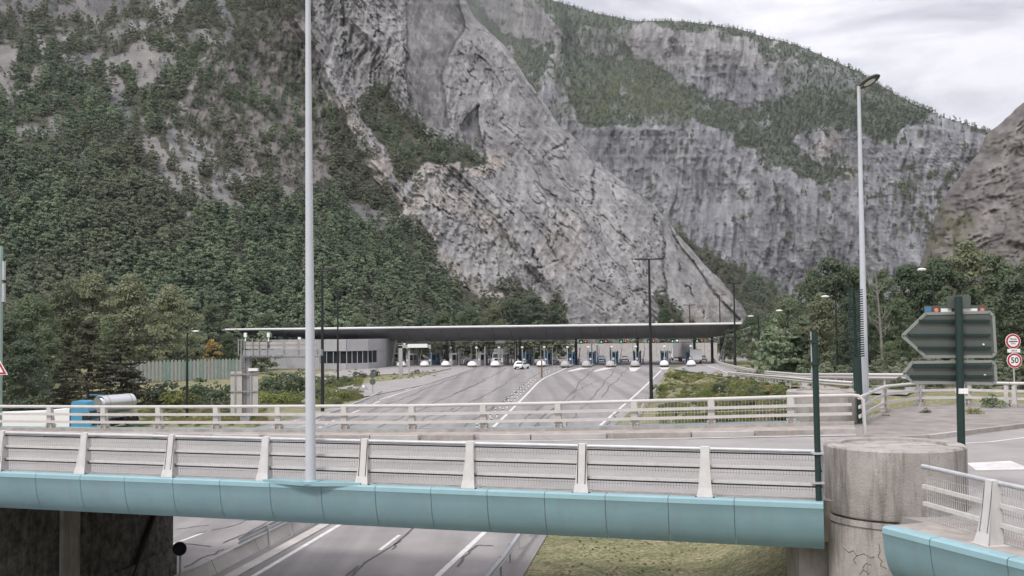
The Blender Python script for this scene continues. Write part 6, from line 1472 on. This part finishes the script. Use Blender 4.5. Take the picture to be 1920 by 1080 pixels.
# shrubs and weeds that can be picked out
def bush(px, yb, hpx, lab, v, w=1.0, on=ong, grp='shrubs on the verges'):
    p = on(px, yb); me = CR['bush'][v % 4]; h = hpx * p.y / F; s = h / 2.6
    o = bpy.data.objects.new('shrub', me); COL.objects.link(o); o.location = p - Vector((0, 0, .05)); o.scale = (s * w, s * w, s); o.rotation_euler = (0, 0, rt.uniform(0, 6.2)); tag(o, lab, 'shrub', grp); return o
for px, yb, h, v, w, lab in [
 (703, 706, 18, 3, .7, 'clipped round dark bush beside the pale apron left of the plaza'), (672, 709, 16, 3, 1.0, 'dark bush left of the clipped round one'), (686, 708, 10, 0, 1.0, 'small low bush between two darker ones on the left island'), (782, 700, 10, 3, .8, 'tiny pointed bush at the foot of the portal frame'),
 (258, 760, 46, 0, 1.1, 'large leafy bush left of the short lamp post'), (310, 758, 52, 3, 1.1, 'large dark bush right behind the short black lamp post foot'), (385, 760, 60, 0, 1.0, 'large bush between short lamp post and gantry'), (420, 764, 56, 3, .8, 'dark bush touching the gantry column on its left'),
 (345, 762, 40, 1, 1.2, 'yellowish green bush low before the short lamp post'), (515, 745, 56, 0, 1.0, 'tall green bush right of the gantry column'), (550, 742, 58, 3, 1.0, 'dark bush just left of the very tall grey pole'), (500, 758, 30, 1, 1.4, 'yellow green weeds at the gantry foot'),
 (540, 760, 32, 1, 1.4, 'yellow green weeds left of the very tall grey pole'), (595, 748, 36, 0, 1.0, 'green bush right of the very tall grey pole'), (625, 752, 30, 1, 1.2, 'yellow green weeds beside the black lamp post foot'), (650, 748, 24, 0, 1.1, 'green bush before the start of the left guardrail'), (612, 724, 20, 0, 1.5, 'hedge like bush between apron and left slip road'), (640, 720, 18, 0, 1.5, 'low hedge bush right of the black lamp post'), (668, 718, 12, 1, 1.4, 'low grassy clump above the left slip road'),
 (1350, 740, 28, 3, .9, 'dark round bush in the grass island, left of its pair'), (1412, 742, 24, 3, 1.1, 'dark round bush in the grass island, right of its pair'), (1268, 712, 22, 1, 1.2, 'tufty weeds at the tip of the grass island'), (1300, 722, 24, 2, 1.2, 'straw coloured weeds in the grass island'), (1325, 728, 22, 2, 1.2, 'straw coloured clump left of the dark bushes'), (1285, 704, 16, 0, 1.3, 'green tuft behind the island nose'),
 (1380, 732, 20, 1, 1.2, 'yellowish clump between the two dark bushes'), (1450, 738, 20, 2, 1.2, 'straw coloured clump near the small drum'), (1470, 742, 22, 1, 1.0, 'weedy clump touching the smaller drum'), (1240, 735, 20, 1, 1.3, 'yellow green weeds beside the tall twin headed lamp post')]:
    bush(px, yb, h, lab, v, w)
def onpave(px, py): return onz(px, py, 5.45)
for px, yb, h, v, lab in [(1735, 776, 16, 0, 'weedy tuft below the three rail barrier, middle one'), (1862, 766, 34, 0, 'leafy weed growing through the barrier right of the green post'), (1826, 778, 20, 1, 'yellowish weed right beside the green sign post'), (1662, 782, 12, 2, 'dry pale tuft at the left end of the barrier')]:
    bush(px, yb, h, lab, v, 1.0, onpave, 'weeds along the right hand barrier')
# loose weeds and tufts as ground cover
pts = []; sz = []
rg2 = np.random.RandomState(8)
for px0, px1, py0, py1, n, s in ((1235, 1480, 700, 800, 900, .30), (490, 680, 708, 765, 700, .34), (0, 500, 735, 800, 900, .4), (1010, 1490, 985, 1085, 350, .04), (1400, 1700, 690, 735, 250, .25), (600, 860, 695, 712, 160, .2)):
    for _ in range(n):
        p = ong(rg2.uniform(px0, px1), rg2.uniform(py0, py1))
        if p.x < edge_x(p.y) + 1.4 and p.x > left_x(p.y) - .6: continue
        if px0 == 600 and rg2.rand() < .4: continue
        pts.append(p); sz.append(s * (.5 + rg2.rand()))
bsrc = [o for o in bpy.data.objects if o.name.split('.')[0] == 'shrub' and o.type == 'MESH']
pick_ = []
for m_ in (CR['bush'][1], CR['bush'][2], CR['bush'][0], CR['bush'][1]): pick_.append(next(o for o in bsrc if o.data == m_))
scatter('weeds', np.array([tuple(p) for p in pts]), np.array(sz) * .55, pick_, 'rough weeds and grass tufts on the verges', 9, 'weeds')
# understorey behind everything at the foot of the left slope
pts = []; sz = []
for _ in range(420):
    px = rg2.uniform(-120, 1060); Y = rg2.uniform(200, 262) if px < 500 else rg2.uniform(262, 300)
    p = at(px, 640, Y); pts.append((p.x, Y, ground(p.x, Y))); sz.append(rg2.uniform(.7, 1.25))
for _ in range(200):
    px = rg2.uniform(1440, 2150); Y = rg2.uniform(112, 190); p = at(px, 640, Y); pts.append((p.x, Y, ground(p.x, Y) - .3)); sz.append(rg2.uniform(.6, 1.1))
for _ in range(420):
    px = rg2.uniform(1480, 2150); Y = rg2.uniform(60, 100) + max(0, (1700 - px) * .18); p = at(px, 700, Y); pts.append((p.x, Y, ground(p.x, Y) - .3)); sz.append(rg2.uniform(.10, .34))
for _ in range(120):
    px = rg2.uniform(1040, 1420); Y = rg2.uniform(292, 330); p = at(px, 640, Y); pts.append((p.x, Y, ground(p.x, Y) - .3)); sz.append(rg2.uniform(.35, .75))
scatter('undergrowth', np.array(pts), np.array(sz), seeds, 'undergrowth filling the ground under the trees', 12, 'undergrowth')

# ================================================================== HAZE
hz_ = bpy.data.materials.new('haze'); hz_.use_nodes = True; t = hz_.node_tree; t.nodes.clear()
o_ = t.nodes.new('ShaderNodeOutputMaterial'); v_ = t.nodes.new('ShaderNodeVolumePrincipled'); v_.inputs['Color'].default_value = (.86, .92, 1, 1); v_.inputs['Density'].default_value = HAZE; v_.inputs['Anisotropy'].default_value = .2
t.links.new(v_.outputs[0], o_.inputs['Volume'])
if HAZE > 0: tag(MB().box(-2900, -150, -3.5, 2900, 3400, 1500).build('haze', hz_), 'thin valley haze', None, None, 'stuff')
print('TRIS', sum(len(m.polygons) for m in bpy.data.meshes) * 2, 'OBJ', len(bpy.data.objects))
